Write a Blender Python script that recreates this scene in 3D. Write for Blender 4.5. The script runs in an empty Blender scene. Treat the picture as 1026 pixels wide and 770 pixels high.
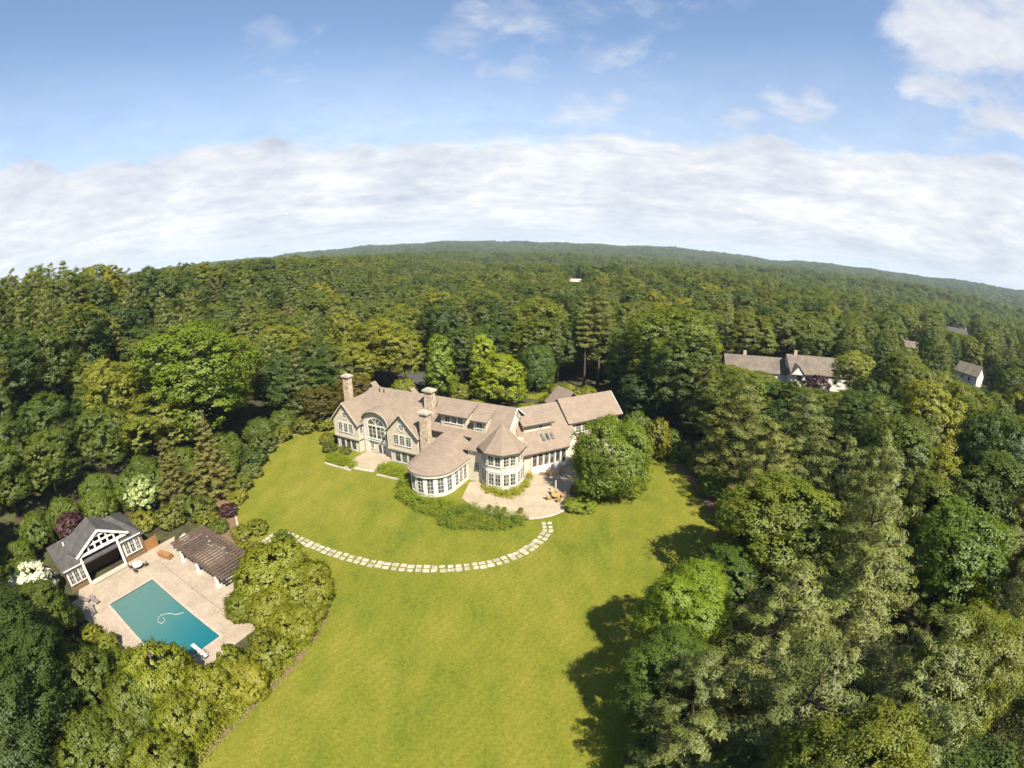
import bpy, bmesh, math, random
import numpy as np
from math import radians as R_, sin, cos, pi
from mathutils import Vector
S = bpy.context.scene
COL = S.collection
# ------------------------------------------------------------------ camera, sky, sun, exposure
CAM_H = 40.0
cd = bpy.data.cameras.new('camera')
cam = bpy.data.objects.new('camera', cd)
COL.objects.link(cam)
S.camera = cam
cd.type = 'PANO'
cd.panorama_type = 'FISHEYE_LENS_POLYNOMIAL'      # the drone's wide action camera
cd.sensor_width = 36.0
cd.sensor_fit = 'HORIZONTAL'
cd.fisheye_fov = R_(180)
cd.fisheye_polynomial_k0 = 0.0
cd.fisheye_polynomial_k1 = -1.0 / (480.0 * 36.0 / 1024.0)
cd.fisheye_polynomial_k2 = cd.fisheye_polynomial_k3 = cd.fisheye_polynomial_k4 = 0.0
cd.clip_start = 0.1
cd.clip_end = 30000
cam.location = (0, 0, CAM_H)
cam.rotation_euler = (R_(90 - 15.9), 0, 0)

SUN_AZ, SUN_EL = 150.0, 50.0                      # compass degrees from +Y towards +X, and height
W = bpy.data.worlds.new('World')
S.world = W
W.use_nodes = True
sun_d = bpy.data.lights.new('sun', 'SUN')
sun_d.energy = 4.2
sun_d.angle = R_(0.5)
sun_d.color = (1.0, 0.92, 0.76)
sun_o = bpy.data.objects.new('sun', sun_d)
COL.objects.link(sun_o)
sv = Vector((sin(R_(SUN_AZ)) * cos(R_(SUN_EL)), cos(R_(SUN_AZ)) * cos(R_(SUN_EL)), sin(R_(SUN_EL))))
sun_o.rotation_euler = sv.to_track_quat('Z', 'Y').to_euler()
sun_o.location = (60, -40, 120)
S.view_settings.view_transform = 'Standard'
S.view_settings.look = 'None'
S.view_settings.gamma = 1.0
S.view_settings.use_curve_mapping = False
S.view_settings.exposure = 1.62
S.render.engine = 'CYCLES'
S.cycles.max_bounces = 6
S.cycles.diffuse_bounces = 4
S.cycles.glossy_bounces = 2
S.cycles.transmission_bounces = 3
S.cycles.transparent_max_bounces = 6
S.cycles.volume_bounces = 0
S.cycles.caustics_reflective = False
S.cycles.caustics_refractive = False


class NT:
    """short hand for building a node tree"""
    def __init__(s, tree): s.t = tree; s.n = tree.nodes; s.l = tree.links
    def new(s, kind, **kw):
        n = s.n.new(kind)
        for k, v in kw.items(): setattr(n, k, v)
        return n
    def put(s, sock, v):
        if isinstance(v, bpy.types.NodeSocket): s.l.new(v, sock)
        elif v is not None: sock.default_value = v
    def math(s, op, a, b=None, c=None, clamp=False):
        n = s.new('ShaderNodeMath', operation=op, use_clamp=clamp)
        for i, v in enumerate((a, b, c)): s.put(n.inputs[i], v)
        return n.outputs[0]
    def vmath(s, op, a, b=None):
        n = s.new('ShaderNodeVectorMath', operation=op)
        s.put(n.inputs[0], a); s.put(n.inputs[1], b)
        return n.outputs['Value'] if op in ('DOT_PRODUCT', 'LENGTH') else n.outputs[0]
    def rng(s, v, a, b, c=0.0, d=1.0, smooth=True):
        n = s.new('ShaderNodeMapRange', interpolation_type='SMOOTHSTEP' if smooth else 'LINEAR')
        for i, x in enumerate((v, a, b, c, d)): s.put(n.inputs[i], x)
        return n.outputs[0]
    def noise(s, vec, scale, detail=4, rough=.55, dist=0.0):
        n = s.new('ShaderNodeTexNoise')
        s.put(n.inputs['Vector'], vec); s.put(n.inputs['Scale'], scale); s.put(n.inputs['Detail'], detail)
        s.put(n.inputs['Roughness'], rough); s.put(n.inputs['Distortion'], dist)
        return n.outputs['Fac']
    def mapping(s, vec, scale=(1, 1, 1), loc=(0, 0, 0), rot=(0, 0, 0)):
        n = s.new('ShaderNodeMapping')
        s.put(n.inputs['Vector'], vec); n.inputs['Scale'].default_value = scale
        n.inputs['Location'].default_value = loc; n.inputs['Rotation'].default_value = rot
        return n.outputs[0]
    def mix(s, f, a, b, mode='MIX'):
        n = s.new('ShaderNodeMix', data_type='RGBA', blend_type=mode)
        s.put(n.inputs[0], f)
        s.put(n.inputs[6], a if isinstance(a, bpy.types.NodeSocket) else (*a, 1))
        s.put(n.inputs[7], b if isinstance(b, bpy.types.NodeSocket) else (*b, 1))
        return n.outputs[2]
    def ramp(s, f, stops):
        n = s.new('ShaderNodeValToRGB')
        e = n.color_ramp.elements
        while len(e) < len(stops): e.new(0.5)
        for i, (p, c) in enumerate(stops): e[i].position = p; e[i].color = (*c, 1)
        s.put(n.inputs[0], f)
        return n.outputs[0]


def build_world():
    t = NT(W.node_tree)
    t.n.clear()
    out = t.new('ShaderNodeOutputWorld')
    sky = t.new('ShaderNodeTexSky', sky_type='NISHITA')
    sky.sun_disc = False
    sky.sun_elevation = R_(SUN_EL)
    sky.sun_rotation = R_(SUN_AZ)
    sky.altitude = 50
    sky.air_density = 1.0
    sky.dust_density = 0.3
    sky.ozone_density = 1.2
    bg = t.new('ShaderNodeBackground')
    t.put(bg.inputs[0], sky.outputs[0]); bg.inputs[1].default_value = SKY_STRENGTH
    d = t.new('ShaderNodeTexCoord').outputs['Generated']
    sep = t.new('ShaderNodeSeparateXYZ'); t.put(sep.inputs[0], d)
    x, y, z = sep.outputs
    zz = t.math('ADD', t.math('MAXIMUM', z, 0.0), 0.15)
    com = t.new('ShaderNodeCombineXYZ')
    t.put(com.inputs[0], t.math('DIVIDE', x, zz)); t.put(com.inputs[1], t.math('DIVIDE', y, zz))
    p = com.outputs[0]                                   # a flat cloud deck seen from below
    big = t.noise(p, 0.55, 8, .6, .2)
    fine = t.noise(p, 2.6, 8, .62, .25)
    soft = t.noise(d, 5.0, 6, .55, .3)
    # cloud bank round the horizon, its torn upper edge at about 13 degrees
    e = t.math('ADD', z, t.math('MULTIPLY', t.math('SUBTRACT', soft, .5), .10))
    e = t.math('ADD', e, t.math('MULTIPLY', t.math('SUBTRACT', fine, .5), .11))
    e = t.math('SUBTRACT', e, t.math('MULTIPLY', x, 0.012))
    bank = t.rng(e, 0.250, 0.218)
    thin = t.math('MULTIPLY', t.rng(fine, .40, .62), t.rng(e, .33, .235))
    bank = t.math('MAXIMUM', bank, t.math('MULTIPLY', thin, .55))
    bank = t.math('MULTIPLY', bank, t.rng(big, .12, .40, .80, 1.0))
    def blob(az, el, wide, lo, hi, amount, sharp=fine):
        v = (sin(R_(az)) * cos(R_(el)), cos(R_(az)) * cos(R_(el)), sin(R_(el)))
        dp = t.vmath('DOT_PRODUCT', d, v)
        near = t.rng(dp, cos(R_(wide)), cos(R_(wide * .25)))
        k = t.math('ADD', sharp, t.math('MULTIPLY', t.math('SUBTRACT', near, 1.0), .34))
        return t.math('MULTIPLY', t.rng(k, lo, hi), amount)
    f = bank
    for b in CLOUDS: f = t.math('MAXIMUM', f, blob(*b))
    f = t.math('MAXIMUM', f, t.rng(e, .46, .23, 0, .34))          # thin veil above the bank
    # light and dark inside the clouds
    streak = t.noise(t.mapping(p, (.6, 1.0, 1)), 1.0, 6, .55, .8)
    puff = t.noise(p, 5.0, 6, .6, .2)
    lum = t.math('ADD', t.math('MULTIPLY', streak, .46), t.math('ADD', t.math('MULTIPLY', puff, .30), t.math('MULTIPLY', soft, .24)))
    col = t.ramp(lum, [(.37, (.58, .62, .72)), (.46, (.74, .77, .84)), (.53, (.88, .89, .92)), (.60, (1.06, 1.05, 1.03))])
    low = t.rng(z, 0.0, .13)
    col = t.mix(t.rng(z, .12, -.01, 0, .55), col, (.70, .76, .84))
    cl = t.new('ShaderNodeBackground')
    t.put(cl.inputs[0], col); cl.inputs[1].default_value = CLOUD_STRENGTH
    mx = t.new('ShaderNodeMixShader')
    t.put(mx.inputs[0], t.math('MULTIPLY', f, .96)); t.put(mx.inputs[1], bg.outputs[0]); t.put(mx.inputs[2], cl.outputs[0])
    t.put(out.inputs[0], mx.outputs[0])

SKY_STRENGTH = 0.068
CLOUD_STRENGTH = 0.335
#         azimuth, elevation, half width, noise low/high, amount
CLOUDS = [(34, 21, 8, .36, .66, .85), (57, 26, 15, .26, .56, .95), (68, 23, 16, .26, .56, .95), (-1, 25, 13, .40, .72, .60),
          (10, 24, 14, .40, .72, .62), (10, 16.5, 9, .34, .66, .70), (27, 14.5, 5, .28, .62, .8), (-28, 15.5, 14, .40, .68, .5), (-30, 24, 6, .40, .70, .4)]
build_world()
rnd = random.Random(7)
# ------------------------------------------------------------------ helpers
def tag(o, label=None, cat=None, group=None, kind=None):
    if label: o['label'] = label
    if cat: o['category'] = cat
    if group: o['group'] = group
    if kind: o['kind'] = kind
    return o


def empty(name, loc, label=None, cat=None, group=None, rz=0.0):
    o = bpy.data.objects.new(name, None)
    o.empty_display_size = .5
    COL.objects.link(o)
    o.location = loc
    o.rotation_euler = (0, 0, rz)
    return tag(o, label, cat, group)


def root_loc(o):
    while o.parent: o = o.parent
    return Vector(o.location)


class Fr:
    """plan frame: u along a wall, n into the building, z up"""
    def __init__(s, o, deg):
        a = R_(deg); s.a = a; s.o = np.array(o[:2], float); s.z = o[2] if len(o) > 2 else 0.0
        s.u = np.array([cos(a), sin(a)]); s.n = np.array([-sin(a), cos(a)])
    def p(s, u, n, z):
        q = s.o + u * s.u + n * s.n
        return (float(q[0]), float(q[1]), float(s.z + z))


WORLD = Fr((0, 0), 0)


class MB:
    def __init__(s): s.v = []; s.f = []
    def add(s, vs, fs):
        b = len(s.v); s.v += [tuple(v) for v in vs]; s.f += [tuple(i + b for i in f) for f in fs]
        return s
    def box(s, fr, u0, u1, n0, n1, z0, z1):
        vs = [fr.p(u, n, z) for z in (z0, z1) for n in (n0, n1) for u in (u0, u1)]
        return s.add(vs, [(0, 2, 3, 1), (4, 5, 7, 6), (0, 1, 5, 4), (2, 6, 7, 3), (0, 4, 6, 2), (1, 3, 7, 5)])
    def extrude(s, pts, d):
        """closed solid: polygon pts swept by vector d"""
        n = len(pts); d = Vector(d)
        top = [Vector(p) for p in pts]; bot = [p + d for p in top]
        return s.add(top + bot, [tuple(range(n)), tuple(range(2 * n - 1, n - 1, -1))] + [(i, i + n, (i + 1) % n + n, (i + 1) % n) for i in range(n)])
    def slab(s, fr, pts, t=.22): return s.extrude([fr.p(*q) for q in pts], (0, 0, -t))
    def wallpoly_n(s, fr, uz, n0, n1):                  # polygon in (u,z) swept along n
        a = [fr.p(u, n0, z) for u, z in uz]; d = Vector(fr.p(0, n1, 0)) - Vector(fr.p(0, n0, 0))
        return s.extrude(a, d)
    def wallpoly_u(s, fr, nz, u0, u1):
        a = [fr.p(u0, n, z) for n, z in nz]; d = Vector(fr.p(u1, 0, 0)) - Vector(fr.p(u0, 0, 0))
        return s.extrude(a, d)
    def bar(s, p, q, w, h, up=(0, 0, 1)):
        p, q = Vector(p), Vector(q); d = (q - p).normalized()
        a = d.cross(Vector(up))
        if a.length < 1e-4: a = Vector((1, 0, 0))
        a.normalize(); b = a.cross(d).normalized()
        vs = [e + a * (w / 2 * i) + b * (h / 2 * j) for e in (p, q) for i, j in ((-1, -1), (1, -1), (1, 1), (-1, 1))]
        return s.add(vs, [(3, 2, 1, 0), (4, 5, 6, 7), (0, 1, 5, 4), (1, 2, 6, 5), (2, 3, 7, 6), (3, 0, 4, 7)])
    def tube(s, pts, rads, k=8, cap=True):
        pts = [Vector(p) for p in pts]; rings = []
        for i, p in enumerate(pts):
            d = (pts[min(i + 1, len(pts) - 1)] - pts[max(i - 1, 0)]).normalized()
            a = d.cross(Vector((0.13, .99, 0.05))).normalized(); b = d.cross(a)
            rings.append([p + (a * cos(2 * pi * j / k) + b * sin(2 * pi * j / k)) * rads[i] for j in range(k)])
        vs = [v for r in rings for v in r]
        fs = [(i * k + j, i * k + (j + 1) % k, (i + 1) * k + (j + 1) % k, (i + 1) * k + j) for i in range(len(pts) - 1) for j in range(k)]
        if cap: fs += [tuple(range(k - 1, -1, -1)), tuple((len(pts) - 1) * k + j for j in range(k))]
        return s.add(vs, fs)
    def obj(s, name, m, parent=None, smooth=False, bevel=0.0):
        off = root_loc(parent) if parent else Vector((0, 0, 0))
        me = bpy.data.meshes.new(name)
        me.from_pydata([tuple(Vector(v) - off) for v in s.v], [], s.f)
        bm = bmesh.new(); bm.from_mesh(me); bmesh.ops.recalc_face_normals(bm, faces=bm.faces)
        if bevel: bmesh.ops.bevel(bm, geom=list(bm.edges), offset=bevel, segments=1, affect='EDGES')
        bm.to_mesh(me); bm.free()
        if smooth: me.polygons.foreach_set('use_smooth', [True] * len(me.polygons))
        o = bpy.data.objects.new(name, me)
        COL.objects.link(o)
        if m: me.materials.append(m)
        if parent: o.parent = parent
        return o


def copy_tree(o, parent=None):
    c = o.copy(); COL.objects.link(c)
    if parent: c.parent = parent
    for ch in list(o.children): copy_tree(ch, c)
    return c


# ------------------------------------------------------------------ materials
def mat(name, c1, c2=None, scale=1.0, rough=.8, detail=4, lo=.35, hi=.65, bump=0.0, bscale=None, extra=None, spec=.3, coords='Object'):
    m = bpy.data.materials.new(name); m.use_nodes = True
    t = NT(m.node_tree); b = t.n['Principled BSDF']
    co = t.new('ShaderNodeTexCoord').outputs[coords]
    if c2 is None: c2 = tuple(x * .82 for x in c1)
    c1, c2 = tuple(x * .80 for x in c1), tuple(x * .80 for x in c2)
    f = t.rng(t.noise(co, scale, detail), lo, hi)
    col = t.mix(f, c1, c2)
    if extra: col = extra(t, co, col)
    t.put(b.inputs['Base Color'], col)
    b.inputs['Roughness'].default_value = rough
    b.inputs['Specular IOR Level'].default_value = spec
    if bump:
        n = t.new('ShaderNodeBump'); n.inputs['Strength'].default_value = bump; n.inputs['Distance'].default_value = .1
        t.put(n.inputs['Height'], t.noise(co, bscale or scale * 4, 5)); t.put(b.inputs['Normal'], n.outputs[0])
    return m


def courses(pitch, amount, dirt=.3):
    """horizontal shingle courses, broken into tabs, with mottled weathering"""
    def f(t, co, col):
        sep = t.new('ShaderNodeSeparateXYZ'); t.put(sep.inputs[0], co)
        fr = t.math('FRACT', t.math('DIVIDE', sep.outputs[2], pitch))
        line = t.rng(fr, .0, .28, 1, 0)
        col = t.mix(t.math('MULTIPLY', line, amount), col, (.05, .045, .04))
        v = t.new('ShaderNodeTexVoronoi'); t.put(v.inputs['Vector'], co); v.inputs['Scale'].default_value = 2.6
        spl = t.new('ShaderNodeSeparateColor'); t.put(spl.inputs[0], v.outputs['Color'])
        col = t.mix(t.math('MULTIPLY', spl.outputs[0], dirt), col, t.mix(1.0, col, (.55, .55, .56), 'MULTIPLY'))
        big = t.rng(t.noise(co, .22, 5), .4, .7)
        return t.mix(t.math('MULTIPLY', big, .22), col, t.mix(1.0, col, (.70, .70, .72), 'MULTIPLY'))
    return f


def stones(scale, mortar=(.34, .30, .25)):
    def f(t, co, col):
        v = t.new('ShaderNodeTexVoronoi'); t.put(v.inputs['Vector'], co); v.inputs['Scale'].default_value = scale
        sp = t.new('ShaderNodeSeparateColor'); t.put(sp.inputs[0], v.outputs['Color'])
        c = t.ramp(sp.outputs[0], [(0, (.16, .10, .06)), (.3, (.38, .27, .17)), (.6, (.48, .40, .30)), (.85, (.33, .22, .14)), (1, (.25, .21, .18))])
        e = t.new('ShaderNodeTexVoronoi', feature='DISTANCE_TO_EDGE'); t.put(e.inputs['Vector'], co); e.inputs['Scale'].default_value = scale
        return t.mix(t.rng(e.outputs['Distance'], .02, .07, 1, 0), t.mix(.12, c, col), mortar)
    return f


def pavers(size, rot=0.0, dark=.35):
    def f(t, co, col):
        b = t.new('ShaderNodeTexBrick')
        t.put(b.inputs['Vector'], t.mapping(co, (1, 1, 1), rot=(0, 0, -rot)))
        b.inputs['Scale'].default_value = 1.0 / size
        b.inputs['Mortar Size'].default_value = .035
        b.inputs['Color1'].default_value = (1, 1, 1, 1); b.inputs['Color2'].default_value = (.80, .78, .77, 1); b.inputs['Mortar'].default_value = (.55, .52, .50, 1)
        return t.mix(1.0, col, b.outputs[0], 'MULTIPLY')
    return f


M = {}
M['roof'] = mat('roof_shingles', (.272, .212, .163), (.238, .186, .145), .9, .9, extra=courses(.26, .24, .18), bump=.3, bscale=9, spec=.1)
M['greyroof'] = mat('grey_roof_shingles', (.105, .10, .096), (.075, .072, .072), .9, .9, extra=courses(.26, .5), bump=.3, bscale=9, spec=.1)
M['farroof'] = mat('weathered_roof', (.20, .165, .13), (.15, .125, .105), .5, .9, extra=courses(.3, .5), spec=.1)
M['wall'] = mat('shingle_siding', (.62, .55, .43), (.54, .475, .37), 1.3, .85, extra=courses(.21, .22, .2), spec=.2)
M['white'] = mat('white_paint', (.70, .68, .63), (.62, .60, .56), 1.5, .5, spec=.4)
M['trim'] = mat('beige_trim', (.50, .45, .36), (.44, .39, .31), 1.5, .6)
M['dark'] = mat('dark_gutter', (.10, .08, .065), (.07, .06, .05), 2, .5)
M['stone'] = mat('chimney_stone', (.45, .36, .26), (.40, .33, .25), 2.0, .9, extra=stones(2.6), bump=.5, bscale=6)
M['cap'] = mat('cap_stone', (.48, .43, .35), (.36, .32, .26), 1.2, .85)
M['shingleside'] = mat('brown_cedar_siding', (.20, .125, .06), (.15, .095, .05), 2, .85, extra=courses(.2, .35, .2))
M['wood'] = mat('oiled_wood', (.34, .17, .06), (.25, .12, .045), 3, .6)
M['slat'] = mat('weathered_brown_timber', (.125, .085, .06), (.08, .055, .042), 2.5, .8)
M['teak'] = mat('teak', (.46, .29, .12), (.36, .22, .09), 4, .6)
M['metal'] = mat('dark_metal', (.05, .05, .05), (.035, .035, .035), 3, .45)
M['bark'] = mat('bark', (.10, .075, .055), (.055, .042, .032), 3, .95, bump=.5)
M['patio'] = mat('bluestone_patio', (.50, .415, .30), (.43, .355, .26), .35, .85, extra=pavers(.9, R_(-25)))
M['deck'] = mat('pool_deck_pavers', (.47, .39, .305), (.395, .325, .25), .4, .85, extra=pavers(.8, R_(-23.5)))
M['path'] = mat('stepping_stone', (.47, .42, .32), (.30, .27, .21), .8, .85, lo=.42, hi=.58)
M['mulch'] = mat('bark_mulch', (.20, .13, .07), (.12, .085, .05), 3, .95, bump=.4)
M['asphalt'] = mat('asphalt', (.075, .073, .072), (.055, .054, .054), 2, .9)
M['clay'] = mat('terracotta', (.30, .12, .06), (.22, .09, .05), 4, .8)


def glass_mat():
    m = bpy.data.materials.new('window_glass'); m.use_nodes = True
    t = NT(m.node_tree); b = t.n['Principled BSDF']
    co = t.new('ShaderNodeTexCoord').outputs['Object']
    f = t.rng(t.noise(co, 1.1, 3), .40, .64)
    t.put(b.inputs['Base Color'], t.mix(f, (.03, .034, .036), (.13, .125, .105)))  # uneven pane reflections painted into the base colour as noise
    b.inputs['Roughness'].default_value = .06
    b.inputs['Specular IOR Level'].default_value = .5
    return m
M['glass'] = glass_mat()


def leaf_mat(name, stops, trans=.28, trans_tint=(1.25, 1.2, .5)):
    m = bpy.data.materials.new(name); m.use_nodes = True
    t = NT(m.node_tree); t.n.clear()
    out = t.new('ShaderNodeOutputMaterial')
    oi = t.new('ShaderNodeObjectInfo')
    at = t.new('ShaderNodeAttribute', attribute_name='tint')
    f = t.math('ADD', t.math('MULTIPLY', oi.outputs['Random'], .62), t.math('MULTIPLY', at.outputs['Fac'], .40))
    stand = t.noise(oi.outputs['Location'], .017, 3)                # stands of lighter and darker trees
    f = t.math('ADD', f, t.math('MULTIPLY', t.math('SUBTRACT', stand, .5), .9))
    col = t.mix(1.0, t.ramp(f, stops), oi.outputs['Color'], 'MULTIPLY')
    d = t.new('ShaderNodeBsdfDiffuse'); t.put(d.inputs[0], col)
    tr = t.new('ShaderNodeBsdfTranslucent'); t.put(tr.inputs[0], t.mix(1.0, col, trans_tint, 'MULTIPLY'))
    g = t.new('ShaderNodeBsdfGlossy'); g.inputs[0].default_value = (.9, .95, 1, 1); g.inputs['Roughness'].default_value = .55
    a = t.new('ShaderNodeMixShader'); a.inputs[0].default_value = trans
    t.put(a.inputs[1], d.outputs[0]); t.put(a.inputs[2], tr.outputs[0])
    b = t.new('ShaderNodeMixShader'); b.inputs[0].default_value = .025
    t.put(b.inputs[1], a.outputs[0]); t.put(b.inputs[2], g.outputs[0])
    t.put(out.inputs[0], b.outputs[0])
    return m
M['leaf'] = leaf_mat('broadleaf', [(.0, (.064, .092, .013)), (.35, (.098, .132, .015)), (.65, (.136, .164, .017)), (1, (.184, .196, .020))], .5)
M['needle'] = leaf_mat('pine_needles', [(.0, (.090, .100, .030)), (.5, (.136, .142, .042)), (1, (.182, .182, .056))], .36, (1.1, 1.1, .7))
M['hedge'] = leaf_mat('hedge_leaf', [(.0, (.085, .110, .012)), (.5, (.130, .148, .013)), (1, (.175, .185, .016))], .34)
M['blossom'] = leaf_mat('blossom', [(.0, (.10, .14, .03)), (.35, (.22, .26, .09)), (.55, (.50, .50, .32)), (1, (.68, .66, .48))], .25, (1, 1, .8))
M['purple'] = leaf_mat('purple_leaf', [(.0, (.035, .012, .014)), (.5, (.060, .020, .022)), (1, (.095, .034, .034))], .25, (1.2, .8, .8))
# ------------------------------------------------------------------ land
def sstep(x, a, b):
    t = np.clip((x - a) / (b - a), 0, 1)
    return t * t * (3 - 2 * t)


HILL_AZ = np.array([-180, -90, -62, -45, -30, -19, -14, -9, -4, 0, 6, 11, 16, 20, 25, 30, 34, 40, 47, 54, 61, 75, 90, 180.])
HILL_EL = np.array([0, .2, .3, .4, .45, .6, .85, 1.02, .92, .88, .98, .90, .86, .74, .62, .52, .50, .62, .85, 1.05, 1.25, 1.1, .6, 0.])
def land(x, y):
    x = np.asarray(x, float); y = np.asarray(y, float)
    r = np.hypot(x, y); az = np.degrees(np.arctan2(x, y))
    left = 29 * sstep(-x, 72, 150) * sstep(y, 0, 60) * (1 - .25 * sstep(y, 90, 160)) * (1 - .6 * sstep(r, 320, 900))
    roll = (5 * np.sin(x / 173 + 1) * np.sin(y / 211) + 3 * np.sin(x / 71) * np.cos(y / 93 + 2)) * sstep(r, 200, 420)
    top = CAM_H + 3400 * np.tan(np.radians(np.interp(az, HILL_AZ, HILL_EL) - .07)) - 15
    wob = 4 * np.sin(az * .31 + 2) + 3 * np.sin(az * .73 + 1) + 2 * np.sin(az * 1.37)
    hill = (top + wob) * sstep(r, 1300, 3400) * (1 - .5 * sstep(r, 3400, 5200))
    mid = 14 * np.exp(-((r - 1150) / 260.) ** 2) * (.5 + .5 * np.sin(az * .13 + 1.2))
    return left + roll + hill + mid


def build_ground():
    na, rs = 240, [0, 30, 60, 90, 120, 150, 185, 225] + list(np.geomspace(270, 6200, 46))
    v, f = [(0, 0, 0)], []
    for r in rs[1:]:
        a = np.linspace(0, 2 * pi, na, endpoint=False)
        x, y = r * np.sin(a), r * np.cos(a)
        v += list(zip(x.tolist(), y.tolist(), land(x, y).tolist()))
    for j in range(na): f.append((0, 1 + (j + 1) % na, 1 + j))
    for i in range(len(rs) - 2):
        for j in range(na):
            a, b = 1 + i * na + j, 1 + i * na + (j + 1) % na
            f.append((a, b, b + na, a + na))
    mb = MB(); mb.v = v; mb.f = f
    m = mat('forest_floor', (.058, .066, .020), (.040, .030, .016), .45, 1.0, detail=8, lo=.38, hi=.62, bump=.6, bscale=2)
    o = mb.obj('ground', m, smooth=True); tag(o, kind='structure')
build_ground()


def sheet(name, pts, z, m, thick=.0):
    """flat polygon of ground surface"""
    bm = bmesh.new()
    vs = [bm.verts.new((p[0], p[1], z)) for p in pts]
    fc = bm.faces.new(vs)
    if thick:
        r = bmesh.ops.extrude_face_region(bm, geom=[fc])
        for g in r['geom']:
            if isinstance(g, bmesh.types.BMVert): g.co.z -= thick
    bmesh.ops.triangulate(bm, faces=[q for q in bm.faces if len(q.verts) > 4])
    bmesh.ops.recalc_face_normals(bm, faces=bm.faces)
    me = bpy.data.meshes.new(name); bm.to_mesh(me); bm.free()
    me.materials.append(m)
    o = bpy.data.objects.new(name, me); COL.objects.link(o)
    return tag(o, kind='structure')


def smooth_line(pts, n=6, closed=False):
    P = [np.array(p, float) for p in pts]; out = []; L = len(P)
    rng = range(L) if closed else range(L - 1)
    for i in rng:
        p0, p1, p2, p3 = (P[(i - 1) % L], P[i], P[(i + 1) % L], P[(i + 2) % L]) if closed else (P[max(i - 1, 0)], P[i], P[i + 1], P[min(i + 2, L - 1)])
        for k in range(n):
            t = k / n
            out.append(.5 * ((2 * p1) + (-p0 + p2) * t + (2 * p0 - 5 * p1 + 4 * p2 - p3) * t * t + (-p0 + 3 * p1 - 3 * p2 + p3) * t ** 3))
    if not closed: out.append(P[-1])
    return [tuple(map(float, q)) for q in out]


def lawn_mat():
    m = bpy.data.materials.new('lawn_grass'); m.use_nodes = True
    t = NT(m.node_tree); b = t.n['Principled BSDF']
    co = t.new('ShaderNodeTexCoord').outputs['Object']
    big = t.noise(co, .035, 5, .6)
    mid = t.noise(t.mapping(co, (1, .45, 1), rot=(0, 0, .5)), .28, 6, .65)
    fine = t.noise(co, 2.2, 6, .7)
    f = t.math('ADD', t.math('MULTIPLY', big, .34), t.math('ADD', t.math('MULTIPLY', mid, .38), t.math('MULTIPLY', fine, .28)))
    col = t.ramp(f, [(.37, (.056, .078, .009)), (.45, (.096, .110, .012)), (.52, (.130, .129, .016)), (.60, (.168, .148, .026))])
    w = t.new('ShaderNodeTexWave', wave_type='BANDS'); t.put(w.inputs['Vector'], t.mapping(co, rot=(0, 0, R_(38))))
    w.inputs['Scale'].default_value = .32; w.inputs['Distortion'].default_value = 2.2; w.inputs['Detail'].default_value = 2
    col = t.mix(t.math('MULTIPLY', w.outputs['Fac'], t.math('MULTIPLY', mid, .26)), col, (.055, .078, .010))
    patch = t.rng(t.noise(co, .11, 6, .7), .60, .74, 0, .5)
    col = t.mix(patch, col, (.16, .13, .045))
    fn = t.noise(co, 3.2, 7, .78)
    gl = t.new('ShaderNodeCombineColor')
    k = t.rng(fn, .34, .66, .76, 1.22, False)
    for i in range(3): t.put(gl.inputs[i], k)
    col = t.mix(1.0, col, gl.outputs[0], 'MULTIPLY')
    t.put(b.inputs['Base Color'], col)
    b.inputs['Roughness'].default_value = .95; b.inputs['Specular IOR Level'].default_value = .08
    n = t.new('ShaderNodeBump'); n.inputs['Strength'].default_value = .6; n.inputs['Distance'].default_value = .08
    t.put(n.inputs['Height'], t.noise(co, 5.5, 4, .7)); t.put(b.inputs['Normal'], n.outputs[0])
    return m
M['lawn'] = lawn_mat()
LAWN_LEFT = [(-31, 4), (-29.5, 12), (-27.6, 18.5), (-25.4, 25), (-23.2, 31.5), (-22.2, 37), (-22.6, 42), (-27, 47.5), (-35, 51.2), (-40.5, 53.5), (-44.3, 58), (-47.9, 64), (-50.5, 73.6), (-52.2, 85.6), (-51.6, 95), (-47, 102)]
LAWN_RIGHT = [(26, 101), (29.0, 92), (31.5, 84), (32.6, 74), (31.8, 60), (29.0, 51.5), (24.0, 46), (18.5, 40), (14.0, 31.5), (11.5, 26), (9.4, 20), (8, 4)]
LAWN = smooth_line(LAWN_LEFT, 4) + [(-38, 108), (-12, 104), (10, 104)] + smooth_line(LAWN_RIGHT, 4)
sheet('lawn', LAWN, .03, M['lawn'])
# mulch strip and the pale edging where the left planting meets the grass
edge = smooth_line(LAWN_LEFT[9:], 6)
def ribbon(name, line, w0, w1, z, m):
    mb = MB(); L = [Vector((p[0], p[1], 0)) for p in line]; a, b = [], []
    for i, p in enumerate(L):
        d = (L[min(i + 1, len(L) - 1)] - L[max(i - 1, 0)]).normalized(); n = Vector((-d.y, d.x, 0))
        a.append(p + n * w0 + Vector((0, 0, z))); b.append(p + n * w1 + Vector((0, 0, z)))
    k = len(L)
    mb.add(a + b, [(i, i + 1, i + 1 + k, i + k) for i in range(k - 1)])
    return tag(mb.obj(name, m), kind='structure')
ribbon('planting_bed', edge, .35, 5.0, .05, M['mulch'])
ribbon('bed_edging_kerb', edge, .0, .32, .08, M['cap'])
sheet('driveway', [(-34, 139), (-27, 138), (-25, 150), (-30, 156), (-40, 150)], .04, M['asphalt'])
sheet('rear_lawn', [(4, 126), (14, 122), (20, 130), (18, 140), (8, 140)], .035, M['lawn'])
ribbon('planting_bed', smooth_line(LAWN_RIGHT, 6), .1, 3.0, .045, M['mulch'])
ribbon('planting_bed', smooth_line(LAWN_LEFT[:10], 6), -.35, 2.0, .045, M['mulch'])
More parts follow.
